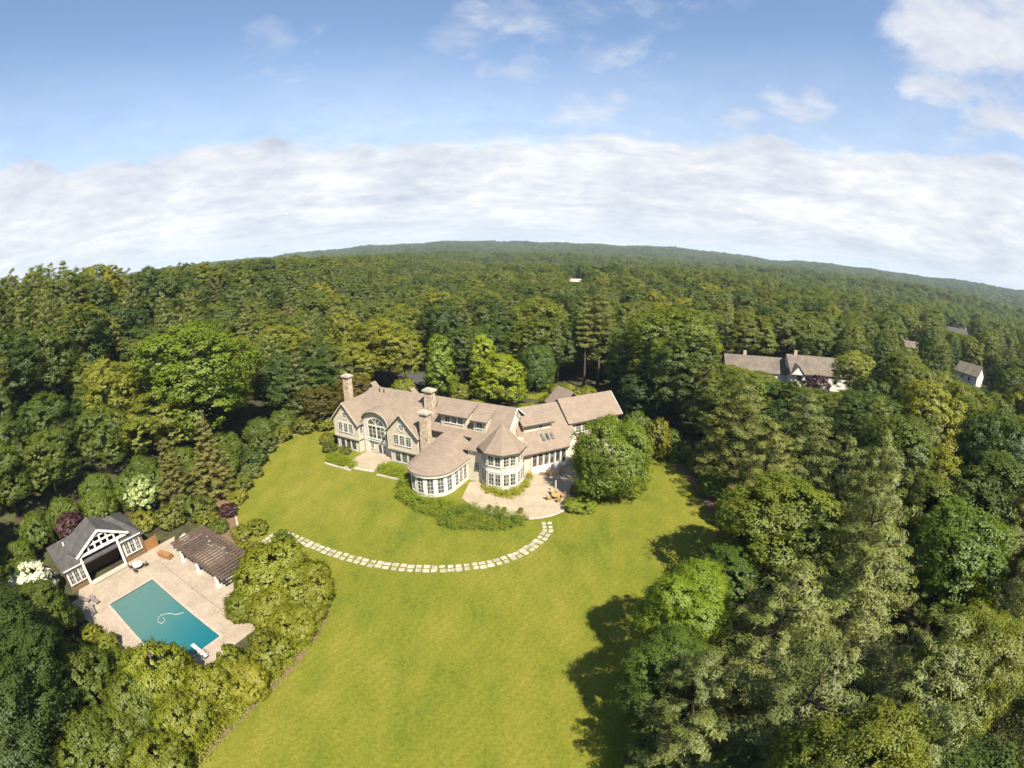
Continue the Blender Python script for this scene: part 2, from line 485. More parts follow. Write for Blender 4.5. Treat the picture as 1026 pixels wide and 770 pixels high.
# ------------------------------------------------------------------ the mansion
A = Fr((-37.3, 90.9), -25.0)
B = Fr((3.5, 79.5), 26.5)
house = empty('mansion', (-14, 86, 0), 'large shingled mansion with tan roofs, stone chimneys and a round tower on the lawn', 'mansion')


def window(fr, u, z0, w, h, n, parent, nx=2, nz=3, bar=.035, fw=.11, name='window', m='white'):
    """white frame with muntins standing 8 cm off the wall, glass set back in it; fr's -n side is outdoors; u is the centre"""
    f = MB(); a, b = u - w / 2, u + w / 2
    d0, d1 = n - .09, n + .02
    f.box(fr, a - fw, a, d0, d1, z0 - fw, z0 + h + fw); f.box(fr, b, b + fw, d0, d1, z0 - fw, z0 + h + fw)
    f.box(fr, a, b, d0, d1, z0 + h, z0 + h + fw); f.box(fr, a - .04, b + .04, d0 - .06, d1, z0 - fw, z0 - .001)
    for i in range(1, nx): c = a + w * i / nx; f.box(fr, c - bar / 2, c + bar / 2, d0 + .02, d0 + .06, z0, z0 + h)
    for i in range(1, nz): c = z0 + h * i / nz; f.box(fr, a, b, d0 + .03, d0 + .055, c - bar / 2, c + bar / 2)
    o = f.obj(name, M[m], parent)
    MB().box(fr, a, b, d0 + .065, d0 + .10, z0, z0 + h).obj('pane', M['glass'], o)
    return o


def rake(mb, fr, p, q, w=.10, h=.2): mb.bar(fr.p(*p), fr.p(*q), w, h)


# walls of the long main block
w = MB()
w.box(A, 0, 22, 1.3, 15, 0, 7.05)
w.box(A, 22.002, 38, 3.6, 15.002, 0, 7.05)
w.wallpoly_u(A, [(3.6, 7.05), (15, 7.05), (8, 11.9)], 37.6, 38)
w.box(A, 35.6, 40.2, 2.4, 7.0, 0, 7.0)
w.obj('main_wall', M['wall'], house)
r = MB()
E0, RZ = 7.1, 12.2
r.slab(A, [(-.6, .65, E0), (7.0, .65, E0), (10.75, 4.3, 9.633), (10.75, 8, RZ), (4.6, 8, RZ)])
r.slab(A, [(10.75, 8, RZ), (10.75, 4.3, 9.633), (14.5, .65, E0), (22, .65, E0), (22, 8, RZ)])
r.slab(A, [(22, 15.6, E0), (-.6, 15.6, E0), (4.6, 8, RZ), (22, 8, RZ)])
r.slab(A, [(-.6, 15.6, E0), (-.6, .65, E0), (4.6, 8, RZ)])
r.slab(A, [(22.01, 3.0, E0), (38.5, 3.0, E0), (38.5, 8, RZ), (22.01, 8, RZ)])
r.slab(A, [(38.5, 15.6, E0), (22.01, 15.6, E0), (22.01, 8, RZ), (38.5, 8, RZ)])
roof = r.obj('main_roof', M['roof'], house)
t = MB()
rake(t, A, (38.56, 2.9, E0 - .12), (38.56, 8, RZ - .08)); rake(t, A, (38.56, 15.7, E0 - .12), (38.56, 8, RZ - .08))
t.box(A, 38.02, 38.1, 5.2, 11, 9.0, 9.2); t.box(A, 38.02, 38.12, 7.8, 8.2, 9.2, 11.6)
t.bar(A.p(38.4, 5.6, 9.3), A.p(38.4, 7.9, 11.5), .12, .14); t.bar(A.p(38.4, 10.4, 9.3), A.p(38.4, 8.1, 11.5), .12, .14)
t.obj('gable_trim', M['white'], house)
g = MB()
g.box(A, 22.6, 38.2, 2.86, 2.98, 6.86, 7.06)
g.obj('gutter', M['dark'], house)
for uc, hw, nb in ((3.6, 1.8, 9.9), (14.4, 1.6, 9.6)):                          # small cross gables on the far slope
    q = MB(); za = 12.75; ze = za - hw * 1.0
    q.slab(A, [(uc - hw, 8.2, ze), (uc, 8.2, za), (uc, nb, za), (uc - hw, nb, ze)], .2)
    q.slab(A, [(uc, 8.2, za), (uc + hw, 8.2, ze), (uc + hw, nb, ze), (uc, nb, za)], .2)
    q.wallpoly_n(A, [(uc - hw + .25, 10), (uc + hw - .25, 10), (uc + hw - .25, ze - .05), (uc, za - .3), (uc - hw + .25, ze - .05)], 8.6, nb - .3)
    q.obj('rear_gable_roof', M['roof'], house)
for uu in (7.2, 8.4): MB().tube([A.p(uu, 7.0, 11.2), A.p(uu, 7.0, 12.3)], [.14, .14], 8).obj('vent_pipe', M['dark'], house)


def gable_bay(uc, hw, apex, eave, first):
    b = MB(); l, rr = uc - hw, uc + hw
    b.box(A, l + .35, rr - .35, 0, 4, 0, 2.98)
    b.box(A, l, rr, -.35, 4, 3.0, eave)
    b.wallpoly_n(A, [(l, eave), (rr, eave), (uc, apex - .28)], -.35, 5)
    b.obj('bay_wall', M['wall'], house)
    k = MB(); o = .5; dz = (apex - eave) / hw * o; n0 = -.85
    k.slab(A, [(l - o, n0, eave - dz), (uc, n0, apex), (uc, 7.0, apex), (l - o, 7.0, eave - dz)], .2)
    k.slab(A, [(uc, n0, apex), (rr + o, n0, eave - dz), (rr + o, 7.0, eave - dz), (uc, 7.0, apex)], .2)
    k.obj('bay_roof', M['roof'], house)
    t = MB()
    rake(t, A, (l - o - .04, n0 - .06, eave - dz - .16), (uc, n0 - .06, apex - .14)); rake(t, A, (rr + o + .04, n0 - .06, eave - dz - .16), (uc, n0 - .06, apex - .14))
    t.box(A, l - .04, rr + .04, -.45, -.352, 2.9, 3.25)
    t.box(A, l + .3, l + .62, -.07, -.002, 0, 2.9); t.box(A, rr - .62, rr - .3, -.07, -.002, 0, 2.9)
    t.box(A, l + .62, rr - .62, -.07, -.002, 2.5, 2.9)
    t.box(A, l + .64, rr - .64, -.06, -.002, 0, .3)
    t.obj('bay_trim', M['trim'], house)
    for i in range(3):
        window(A, uc + (i - 1) * 1.5, 4.2, 1.12, 1.95, -.35, house, 2, 4)
        window(A, uc + (i - 1) * 1.62, .42, 1.28, 2.0, 0, house, 1, 1)
    ring, gl = MB(), MB()                                         # round gable window
    K = 20; c = lambda rad, k, n: A.p(uc + rad * cos(2 * pi * k / K), n, apex - 2.85 + rad * sin(2 * pi * k / K))
    for k in range(K):
        d = Vector(A.p(0, -.46, 0)) - Vector(A.p(0, -.34, 0))
        ring.extrude([c(.58, k, -.34), c(.58, k + 1, -.34), c(.82, k + 1, -.34), c(.82, k, -.34)], d)
    for k in range(4):
        a = pi / 2 * k; ring.box(A, uc + .84 * cos(a) - .1, uc + .84 * cos(a) + .1, -.48, -.36, apex - 2.95 + .84 * sin(a), apex - 2.75 + .84 * sin(a))
    ring.box(A, uc - .03, uc + .03, -.44, -.40, apex - 3.42, apex - 2.28); ring.box(A, uc - .57, uc + .57, -.43, -.405, apex - 2.88, apex - 2.82)
    o_ = ring.obj('round_window', M['white'], house)
    gl.extrude([c(.6, k, -.36) for k in range(K)], Vector(A.p(0, -.395, 0)) - Vector(A.p(0, -.36, 0))); gl.obj('pane', M['glass'], o_)


gable_bay(3.25, 3.55, 10.8, 7.0, True)
gable_bay(18.3, 3.7, 10.7, 7.0, False)
SA = Fr(A.p(6.8, 0, 0), 65)                                       # right side of the left bay
window(SA, .55, 4.3, .75, 1.8, 0, house, 2, 3)

# entry between the bays: barrel dormer with a big arched window over french doors
uc, rad, zc, K = 10.75, 3.55, 7.05, 16
arc = lambda rr, k, rz=2.55: (uc + rr * cos(pi - pi * k / K), zc + rz / 3.55 * rr * sin(pi * k / K))
e = MB()
e.wallpoly_n(A, [(uc - 3.5, 6.6)] + [arc(3.5, k) for k in range(K + 1)] + [(uc + 3.5, 6.6)], 1.0, 1.32)
e.obj('entry_wall', M['wall'], house)
e = MB(); e2 = MB()
for k in range(K):
    a0, a1 = arc(3.6, k), arc(3.6, k + 1); b0, b1 = arc(3.85, k), arc(3.85, k + 1)
    e.wallpoly_n(A, [a0, a1, b1, b0], .35, 6.8)
    e2.wallpoly_n(A, [arc(3.5, k), arc(3.5, k + 1), arc(3.72, k + 1), arc(3.72, k)], .2, .34)
e.obj('arched_roof', M['roof'], house); e2.obj('arch_trim', M['trim'], house)
fw = MB(); gl = MB()
wz0, wz1, hw = 3.7, 6.45, 2.15
ar2 = lambda rr, k: (uc + rr * cos(pi - pi * k / K), wz1 + 1.55 / 2.15 * rr * sin(pi * k / K))
fw.box(A, uc - hw - .28, uc - hw, .82, 1.02, wz0 - .25, wz1); fw.box(A, uc + hw, uc + hw + .28, .82, 1.02, wz0 - .25, wz1)
fw.box(A, uc - hw, uc + hw, .82, 1.02, wz0 - .25, wz0)
fw.box(A, uc - hw, uc + hw, .84, .93, wz1 - .16, wz1 + .12)
fw.box(A, uc - .14, uc + .14, .85, .94, wz0, wz1 - .16)
for k in range(K): fw.wallpoly_n(A, [ar2(2.15, k), ar2(2.15, k + 1), ar2(2.5, k + 1), ar2(2.5, k)], .82, 1.02)
for c in (-1.1, 1.1): fw.box(A, uc + c - .035, uc + c + .035, .88, .93, wz0, wz1)
for c in (.9, 1.8): fw.box(A, uc - hw, uc + hw, .885, .925, wz0 + c - .03, wz0 + c + .03)
for a in (60, 90, 120): fw.bar(A.p(uc, .90, wz1 + .1), A.p(uc + 2.1 * cos(R_(a)), .90, wz1 + 1.5 * sin(R_(a))), .06, .07)
o = fw.obj('arched_window', M['white'], house)
gl.wallpoly_n(A, [(uc - hw, wz0), (uc + hw, wz0)] + [ar2(2.15, k) for k in range(K, -1, -1)], .95, .985); gl.obj('pane', M['glass'], o)
pil = MB()
for c in (-3.35, -2.75, 2.75, 3.3): pil.box(A, uc + c - .16, uc + c + .16, .98, 1.28, 0, 6.9)
pil.box(A, uc - 3.5, uc + 3.5, .93, 1.29, 2.95, 3.3)
pil.obj('entry_trim', M['white'], house)
d = MB(); d.box(A, 10.5, 12.9, 1.16, 1.29, .02, 2.75); do = d.obj('french_door', M['white'], house)
for c in (11.15, 12.25): MB().box(A, c - .38, c + .38, 1.12, 1.158, .5, 2.4).obj('pane', M['glass'], do)
window(A, 9.0, 1.2, .8, 1.2, 1.29, house, 2, 2)

# chimneys
def chimney(u, n, su, sn, top, z0=2.0):
    c = MB()
    c.add([A.p(u + i * s * su / 2, n + j * s * sn / 2, z) for z, s in ((z0, 1.12), (top - .55, .95)) for i, j in ((-1, -1), (1, -1), (1, 1), (-1, 1))],
          [(3, 2, 1, 0), (4, 5, 6, 7), (0, 1, 5, 4), (1, 2, 6, 5), (2, 3, 7, 6), (3, 0, 4, 7)])
    o = c.obj('chimney', M['stone'], house)
    k = MB(); k.box(A, u - su / 2 - .25, u + su / 2 + .25, n - sn / 2 - .25, n + sn / 2 + .25, top - .55, top - .2)
    k.box(A, u - su / 2 + .1, u + su / 2 - .1, n - sn / 2 + .1, n + sn / 2 - .1, top - .2, top)
    k.obj('chimney_cap', M['cap'], o)
chimney(23.6, .15, 1.75, 1.25, 11.9, 0)
chimney(21.0, 5.7, 1.8, 1.3, 14.3, 7)
chimney(-1.9, 6.6, 1.75, 1.3, 14.4, 0)

# long dormer with three windows and the smaller one beside it
def dormer(fr, u0, u1, n, z0, z1, rn, rz, wins, ww, wh, wz, wallmat='wall', nx=2, nz=2):
    c = MB(); c.box(fr, u0, u1, n, rn - .4, z0 - 1.2, z1); o = c.obj('dormer', M[wallmat], house)
    k = MB(); k.slab(fr, [(u0 - .4, n - .5, z1 + .04), (u1 + .4, n - .5, z1 + .04), (u1 + .4, rn, rz), (u0 - .4, rn, rz)], .2)
    k.obj('dormer_roof', M['roof'], o)
    k = MB(); k.box(fr, u0 - .42, u1 + .42, n - .62, n - .502, z1 - .2, z1 + .05); k.obj('gutter', M['dark'], o)
    for x in wins: window(fr, x, wz, ww, wh, n, o if False else house, nx, nz)
dormer(A, 24.6, 30.2, 3.9, 8.6, 10.45, 7.9, 12.1, (26.1, 27.5, 28.9), 1.1, 1.2, 8.85)
dormer(A, 31.6, 34.2, 3.9, 8.6, 10.2, 7.5, 11.75, (32.9,), 1.2, 1.15, 8.75)

# pavilion with the half round end
pc, pr_ = (28.4, -5.0), 4.0
nf = 7
ang = [180 + 180 * i / nf for i in range(nf + 1)]
c = lambda rr, a: (pc[0] + rr * cos(R_(a)), pc[1] + rr * sin(R_(a)))
p = MB(); plan = [c(pr_, a) for a in ang] + [(pc[0] + pr_, 3.55), (pc[0] - pr_, 3.55)]
p.extrude([A.p(q[0], q[1], 0) for q in plan], (0, 0, 4.25)); p.obj('pavilion_wall', M['white'], house)
p = MB()
ap = lambda a: 26.4 + 3.2 * (a - 180) / 180
re = 4.5; fine_a = np.linspace(180, 360, 25)
top = []; 
vs = []; fs = []
for a in fine_a: q = c(re, a); vs.append(A.p(q[0], q[1], 4.45)); vs.append(A.p(ap(a), .8, 7.45)); vs.append(A.p(q[0], q[1], 4.2)); vs.append(A.p(ap(a), .8, 7.2))
for i in range(len(fine_a) - 1):
    j = 4 * i; fs += [(j, j + 4, j + 5, j + 1), (j + 2, j + 3, j + 7, j + 6), (j, j + 2, j + 6, j + 4)]
p.add(vs, fs)
p.slab(A, [(pc[0] + re, pc[1], 4.45), (pc[0] + re, 3.4, 4.45), (29.6, 3.4, 7.45), (29.6, .8, 7.45)], .25)
p.slab(A, [(pc[0] - re, 3.4, 4.45), (pc[0] - re, pc[1], 4.45), (26.4, .8, 7.45), (26.4, 3.4, 7.45)], .25)
p.slab(A, [(26.4, .8, 7.45), (29.6, .8, 7.45), (29.6, 3.6, 7.5), (26.4, 3.6, 7.5)], .2)
p.obj('pavilion_roof', M['roof'], house, smooth=False)
p = MB()
for i in range(24):
    a0, a1 = 180 + 7.5 * i, 187.5 + 7.5 * i
    p.extrude([A.p(*c(4.42, a0), 3.85), A.p(*c(4.42, a1), 3.85), A.p(*c(4.05, a1), 3.85), A.p(*c(4.05, a0), 3.85)], (0, 0, .34))
p.box(A, pc[0] + 4.03, pc[0] + 4.42, pc[1], 3.4, 3.85, 4.19)
p.obj('pavilion_fascia', M['white'], house)
for i in range(nf):
    am = (ang[i] + ang[i + 1]) / 2
    f = Fr(A.p(*c(pr_ * cos(R_(90 / nf)), am), 0), -25 + am + 90)
    window(f, 0, .75, 1.05, 2.75, 0, house, 2, 4, bar=.045)
SR = Fr(A.p(pc[0] + pr_, pc[1], 0), 65)
for x in (1.2, 2.6, 4.0): window(SR, x, .75, 1.0, 2.75, 0, house, 2, 4, bar=.045)

# small link between pavilion and tower
p = MB(); p.box(A, 32.45, 36.4, .2, 3.58, 0, 6.1); p.obj('link_wall', M['wall'], house)
p = MB(); p.slab(A, [(31.9, -.25, 6.2), (36.6, -.25, 6.2), (36.6, 3.6, 7.3), (31.9, 3.6, 7.3)], .2); p.obj('link_roof', M['roof'], house)
window(A, 34.3, 2.4, .8, 1.5, .2, house, 2, 3)

# octagonal tower
tc = np.array([-1.7, 76.3]); TR = 3.6; off = 22.5 + 7
oct_ = lambda rr, k: (float(tc[0] + rr * cos(R_(45 * k - 90))), float(tc[1] + rr * sin(R_(45 * k - 90))))
p = MB(); p.extrude([(*oct_(TR, k), 0) for k in range(8)], (0, 0, 7.2)); p.obj('tower_wall', M['wall'], house)
p = MB()
for k in range(8):
    p.extrude([(*oct_(4.2, k), 7.15), (*oct_(4.2, k + 1), 7.15), (float(tc[0]), float(tc[1]), 11.3)], (0, 0, -.22))
p.obj('tower_roof', M['roof'], house)
g = MB()
for z0, z1, rr in ((3.55, 3.95, 3.72), (0, .75, 3.70), (6.75, 6.98, 3.75)):
    p = MB()
    for k in range(8): p.extrude([(*oct_(rr, k), z0), (*oct_(rr, k + 1), z0), (*oct_(TR - .05, k + 1), z0), (*oct_(TR - .05, k), z0)], (0, 0, z1 - z0))
    p.obj('tower_band', M['white'], house)
for k in range(8):
    g.bar((*oct_(4.24, k), 7.0), (*oct_(4.24, k + 1), 7.0), .1, .2)
g.obj('gutter', M['dark'], house)
for k in (-2, -1, 0, 1, 2, 3):
    a = 45 * k - 90 + 22.5 - 45
    q = tc + TR * cos(R_(22.5)) * np.array([cos(R_(a)), sin(R_(a))])
    f = Fr((float(q[0]), float(q[1]), 0), a + 90)
    for x in (-.62, .62):
        window(f, x, 1.05, .95, 2.2, 0, house, 2, 3, fw=.12)
        window(f, x, 4.75, .95, 1.75, 0, house, 2, 3, fw=.12)

# garden wing: screened porch under a long roof with a shed dormer and three skylights
p = MB()
p.wallpoly_u(B, [(0, 0), (14.8, 0), (14.8, 4.6), (7.5, 10.2), (0, 4.3)], -1.5, 10.3); p.obj('garden_wing_wall', M['wall'], house)
p = MB()
p.slab(B, [(-2.6, -.55, 4.4), (7.9, -.55, 4.4), (10.6, 2.0, 6.35), (10.6, 7.5, 10.6), (.2, 7.5, 10.6)], .22)
p.slab(B, [(10.6, 15.4, 4.5), (-2.6, 15.4, 4.5), (.2, 7.5, 10.6), (10.6, 7.5, 10.6)], .22)
gr = p.obj('garden_wing_roof', M['roof'], house)
for x in (3.0, 4.0, 5.0):
    s = MB(); a = lambda n: 4.4 + (n + .55) * 6.2 / 8.05
    s.add([B.p(x + i, n, a(n) + dz) for dz in (.0, .14) for n in (1.1, 2.25) for i in (0, .55)], [(0, 2, 3, 1), (4, 5, 7, 6), (0, 1, 5, 4), (2, 6, 7, 3), (0, 4, 6, 2), (1, 3, 7, 5)])
    s.obj('skylight', M['glass'], gr)
dormer(B, .1, 5.9, 3.1, 6.9, 8.55, 7.4, 10.55, (), 1, 1, 1)
window(B, 3.6, 7.55, .9, .6, 3.1, house, 2, 1)
t = MB(); t.box(B, .0, 7.6, -.14, -.002, 0, 1.5); t.box(B, -.1, 7.7, -.16, -.002, 3.9, 4.28)
for i in range(7): x = .02 + 7.5 * i / 6; t.box(B, x - .14, x + .14, -.2, -.002, 1.5, 3.9)
t.obj('porch_trim', M['white'], house)
for i in range(6): MB().box(B, .2 + 7.5 * i / 6, 1.0 + 7.5 * i / 6, -.10, -.02, 1.55, 3.85).obj('porch_screen', M['glass'], house)
MB().box(B, -2.4, 7.9, -.72, -.56, 4.14, 4.36).obj('gutter', M['dark'], house)

# right wing over the garage
p = MB(); p.box(B, 10.4, 22.5, 3.5, 11.2, 0, 7.35)
p.wallpoly_u(B, [(3.5, 7.35), (11.2, 7.35), (7.3, 10.8)], 10.4, 22.5); p.obj('right_wing_wall', M['wall'], house)
p = MB()
p.slab(B, [(9.8, 2.85, 7.35), (23.1, 2.85, 7.35), (23.1, 7.3, 11.15), (9.8, 7.3, 11.15)], .22)
p.slab(B, [(23.1, 11.8, 7.35), (9.8, 11.8, 7.35), (9.8, 7.3, 11.15), (23.1, 7.3, 11.15)], .22)
p.obj('right_wing_roof', M['roof'], house)
p = MB(); uc2 = 13.7
p.slab(B, [(uc2 - 3.4, 7.4, 8.9), (uc2, 7.4, 12.0), (uc2, 13.2, 12.0), (uc2 - 3.4, 13.2, 8.9)], .2)
p.slab(B, [(uc2, 7.4, 12.0), (uc2 + 3.4, 7.4, 8.9), (uc2 + 3.4, 13.2, 8.9), (uc2, 13.2, 12.0)], .2)
p.wallpoly_n(B, [(uc2 - 3, 0), (uc2 + 3, 0), (uc2 + 3, 9), (uc2, 11.7), (uc2 - 3, 9)], 11.25, 12.8)
p.obj('rear_gable_roof', M['roof'], house)
p = MB(); p.box(B, 8.7, 22, 1.7, 3.48, 0, 3.75); p.obj('garage_wall', M['wall'], house)
p = MB(); p.slab(B, [(8.2, 1.15, 3.85), (22.5, 1.15, 3.85), (22.5, 3.5, 4.75), (8.2, 3.5, 4.75)], .18); p.obj('pent_roof', M['roof'], house)
g = MB(); rake(g, B, (9.72, 2.8, 7.2), (9.72, 7.3, 11.0), .1, .3); rake(g, B, (9.72, 11.85, 7.2), (9.72, 7.3, 11.0), .1, .3); g.box(B, 9.8, 23, 2.72, 2.84, 7.12, 7.32); g.box(B, 8.3, 22.4, 1.02, 1.14, 3.64, 3.84)
g.obj('gutter', M['dark'], house)
t = MB(); rake(t, B, (23.16, 2.8, 7.2), (23.16, 7.3, 11.0), .1, .3); rake(t, B, (23.16, 11.85, 7.2), (23.16, 7.3, 11.0), .1, .3); t.obj('gable_trim', M['white'], house)
for x in (12.5, 14.0, 18.2, 19.7): window(B, x, 4.95, 1.15, 1.75, 3.5, house, 2, 3)
window(B, 10.4, 1.0, 1.0, 1.6, 1.7, house, 2, 3)

# terrace, patio, steps
sheet('terrace', [A.p(8.6, -6.3, 0), A.p(14.6, -5.2, 0), A.p(14.9, .8, 0), A.p(7.3, 1.0, 0), A.p(7.6, -3, 0)], .30, M['patio'], .30)
sheet('terrace_step', [A.p(8.3, -7.1, 0), A.p(14.9, -5.9, 0), A.p(14.7, -5.1, 0), A.p(8.5, -6.25, 0)], .16, M['cap'], .16)
PATIO = smooth_line([(-7.3, 74), (-8.2, 70.4), (-5.9, 67.4), (-2.8, 65.4), (1.1, 64.3), (3.6, 64.1), (6.9, 65.4), (10.5, 69.2), (12.3, 73.4), (13, 79.5), (11.2, 84)], 5) + [(3.5, 79.6), (-2, 78)]
sheet('patio', PATIO, .12, M['patio'], .12)
sheet('patio_walk', [(-7.6, 76.2), (-8.4, 70.2), (-5.2, 69.6), (-5.1, 77)], .10, M['patio'], .1)
ribbon('patio_kerb', smooth_line([(-5.9, 67.4), (-2.8, 65.4), (1.1, 64.3), (3.6, 64.1), (6.9, 65.4), (10.5, 69.2), (12.3, 73.4)], 6), -.45, .0, .14, M['cap'])
for nm, a, b in (('bed_edging_kerb', (-37.4, 82.3), (-30.9, 79.6)), ('bed_edging_kerb', (-25.2, 78.2), (-19.8, 76.2))):
    tag(MB().bar((*a, .12), (*b, .12), .35, .3).obj(nm, M['cap']), kind='structure')
# double row of stepping stones
PATH = smooth_line([(5.2, 63.6), (5.3, 60.5), (3.6, 57.4), (1.0, 54.6), (-2.4, 52.6), (-7.0, 51.3), (-12.3, 50.8), (-17.8, 51.1), (-23.3, 52.3), (-28.5, 54.1), (-33.2, 56.1), (-35.7, 56.4), (-36.7, 54.6), (-37.9, 52.2)], 40)
mb = MB(); acc = 0.0; last = Vector((*PATH[0], 0))
for q in PATH[1:]:
    q = Vector((*q, 0)); d = q - last; acc += d.length
    if acc > 1.02:
        acc = 0; d.normalize(); n = Vector((-d.y, d.x, 0))
        for s in (-.43, .43):
            j = lambda: rnd.uniform(-.075, .075)
            cpt = q + n * (s + j()) + d * j(); l, wd = .40 + j(), .33 + j() * .6
            mb.extrude([tuple(cpt + d * l * a + n * wd * b + Vector((0, 0, .055))) for a, b in ((-1, -1), (1, -1), (1, 1), (-1, 1))], (0, 0, -.045))
    last = q
tag(mb.obj('stepping_stone_path', M['path']), kind='structure')

# patio furniture
def chair(loc, rz, label, group):
    r = empty('patio_chair', loc, label, 'chair', group, rz)
    f = Fr((0, 0), 0)
    def o(mb, name, m): x = mb.obj(name, m); x.parent = r
    o(MB().box(f, -.32, .32, -.32, .32, .38, .50), 'seat', M['teak'])
    b = MB(); b.extrude([(-.32, .26, .50), (.32, .26, .50), (.30, .46, 1.0), (-.30, .46, 1.0)], (0, .07, .02)); o(b, 'backrest', M['teak'])
    for sx in (-1, 1):
        o(MB().box(f, .34 * sx - .05, .34 * sx + .05, -.32, .34, .60, .66), 'armrest', M['teak'])
        for sy in (-1, 1): o(MB().box(f, .30 * sx - .04, .30 * sx + .04, .29 * sy - .04, .29 * sy + .04, 0, .38), 'leg', M['teak'])
    return r
TAB = (7.3, 70.2)
tb = empty('patio_table', (*TAB, .12), 'round teak table in the middle of the patio chairs', 'table')
q = MB().tube([(0, 0, .68), (0, 0, .75)], [.75, .75], 20).obj('table_top', M['teak']); q.parent = tb
q = MB().tube([(0, 0, 0), (0, 0, .06), (0, 0, .12), (0, 0, .68)], [.42, .40, .08, .07], 12).obj('pedestal', M['teak']); q.parent = tb
tags = ['teak chair on the house side of the round patio table', 'teak chair on the tree side of the round patio table', 'teak chair on the lawn side of the round patio table', 'teak chair on the tower side of the round patio table']
for i, a in enumerate((95, 5, 275, 185)):
    a_ = R_(a + 12)
    chair((TAB[0] + 1.25 * cos(a_), TAB[1] + 1.25 * sin(a_), .12), a_ - pi / 2, tags[i], 'teak chairs round the patio table')
u_ = empty('patio_umbrella', (TAB[0] + .1, TAB[1] + 1.95, .12), 'closed tan umbrella standing beside the round patio table', 'umbrella')
q = MB().tube([(0, 0, 0), (0, 0, 2.5)], [.03, .03], 8).obj('pole', M['teak']); q.parent = u_
q = MB().tube([(0, 0, 1.0), (0, 0, 1.5), (0, 0, 2.3), (0, 0, 2.55)], [.16, .2, .12, .02], 10).obj('canopy', M['cap']); q.parent = u_
q = MB().tube([(0, 0, 0), (0, 0, .1)], [.3, .28], 12).obj('base', M['metal']); q.parent = u_
for x, y, a, l in ((6.9, 78.7, 40, 'teak armchair by the left end of the screened porch wall'), (9.2, 79.8, -10, 'teak armchair near the garage corner of the patio')):
    o = chair((x, y, .12), R_(a), l, 'teak armchairs by the porch'); o.scale = (1.25, 1.25, 1.1)
def pot(x, y, s, label):
    r = empty('planter', (x, y, .12), label, 'planter', 'planters along the patio edge')
    q = MB().tube([(0, 0, 0), (0, 0, .5 * s), (0, 0, .55 * s)], [.22 * s, .34 * s, .36 * s], 12).obj('pot', M['clay']); q.parent = r
    r['_plant'] = 1
    return r
PLANTERS = [pot(-3.6, 66.4, 1.0, 'terracotta planter at the tower end of the patio edge'), pot(-2.3, 66.0, .8, 'small terracotta planter between two others on the patio edge'),
            pot(-1.2, 65.7, .9, 'terracotta planter third along the patio edge from the pavilion'), pot(1.4, 65.5, 1.15, 'large terracotta planter close to the stepping stones')]
# ------------------------------------------------------------------ pool, pool house, pergola
P = Fr((-49.6, 40.3), -23.5)
def P_(u, n): return P.p(u, n, 0)[:2]
PU0, PU1, PN0, PN1 = -.6, 17.2, -7.9, 0.0
DZ = .14
def deckpart(poly, z=DZ): return sheet('pool_deck', [P_(*q) for q in poly], z, M['deck'], z)
M['mulchstone'] = mat('grey_step_stone', (.30, .27, .23), (.24, .215, .185), 1.5, .85)
M['coping'] = mat('pool_coping', (.42, .35, .28), (.35, .29, .235), 1.2, .85)
dk = MB()
for poly in ([(-8.2, -12.5), (-4.5, -13.2), (-1.6, -12.6), (4, -11.2), (PU0, PN0), (PU0, PN1), (-4, 6), (-8.2, 8.8)],
             [(PU0, PN1), (PU1, PN1), (PU1 + 2.6, PN1), (19.8, 5), (13, 5.2), (-2.6, 3.9), (-4, 6)],
             [(PU1, PN0), (PU1 + 2.8, PN0), (PU1 + 2.6, PN1), (PU1, PN1)],
             [(4, -11.2), (16, -9.9), (PU1 + 2.8, PN0), (PU0, PN0)]):
    dk.extrude([P.p(*q, DZ) for q in poly], (0, 0, -DZ))
tag(dk.obj('pool_deck', M['deck']), kind='structure')
up = MB(); up.extrude([P.p(*q, DZ + .12) for q in [(-4.6, 3.302), (13.6, 3.302), (13.6, 12.4), (-4.6, 12.4)]], (0, 0, -DZ - .08))
tag(up.obj('pergola_terrace', M['deck']), kind='structure')
tag(MB().box(P, -4.4, 13.4, 3.12, 3.30, DZ + .004, DZ + .125).obj('terrace_step', M['mulchstone']), kind='structure')
cp = MB(); cw = .38
cp.box(P, PU0 - .02, PU1 + .02, PN1 - .04, PN1 + cw, .144, .175); cp.box(P, PU0 - .02, PU1 + .02, PN0 - cw, PN0 + .04, .144, .175)
cp.box(P, PU0 - cw, PU0 - .021, PN0 - cw, PN1 + cw, .144, .175); cp.box(P, PU1 + .021, PU1 + cw, PN0 - cw, PN1 + cw, .144, .175)
tag(cp.obj('pool_coping_kerb', M['coping']), kind='structure')


def water_mat():
    m = bpy.data.materials.new('pool_water'); m.use_nodes = True
    t = NT(m.node_tree); b = t.n['Principled BSDF']
    co = t.new('ShaderNodeTexCoord').outputs['Object']
    s = t.new('ShaderNodeSeparateXYZ'); t.put(s.inputs[0], co)          # deeper towards the diving board
    w = t.math('ADD', s.outputs[0], t.math('MULTIPLY', t.math('SUBTRACT', t.noise(co, .35, 4), .5), 3.0))
    col = t.ramp(t.rng(w, -47.5 + 43, -33 + 43, 0, 1), [(0, (.058, .125, .115)), (.45, (.028, .112, .118)), (1, (.005, .092, .118))])
    t.put(b.inputs['Base Color'], col)
    b.inputs['Roughness'].default_value = .04; b.inputs['IOR'].default_value = 1.33
    n = t.new('ShaderNodeBump'); n.inputs['Strength'].default_value = .25; n.inputs['Distance'].default_value = .05
    t.put(n.inputs['Height'], t.noise(co, 2.2, 3)); t.put(b.inputs['Normal'], n.outputs[0])
    return m
M['water'] = water_mat()
wt = MB().extrude([P.p(*q, .055) for q in ((PU0, PN0), (PU1, PN0), (PU1, PN1), (PU0, PN1))], (0, 0, -.04))
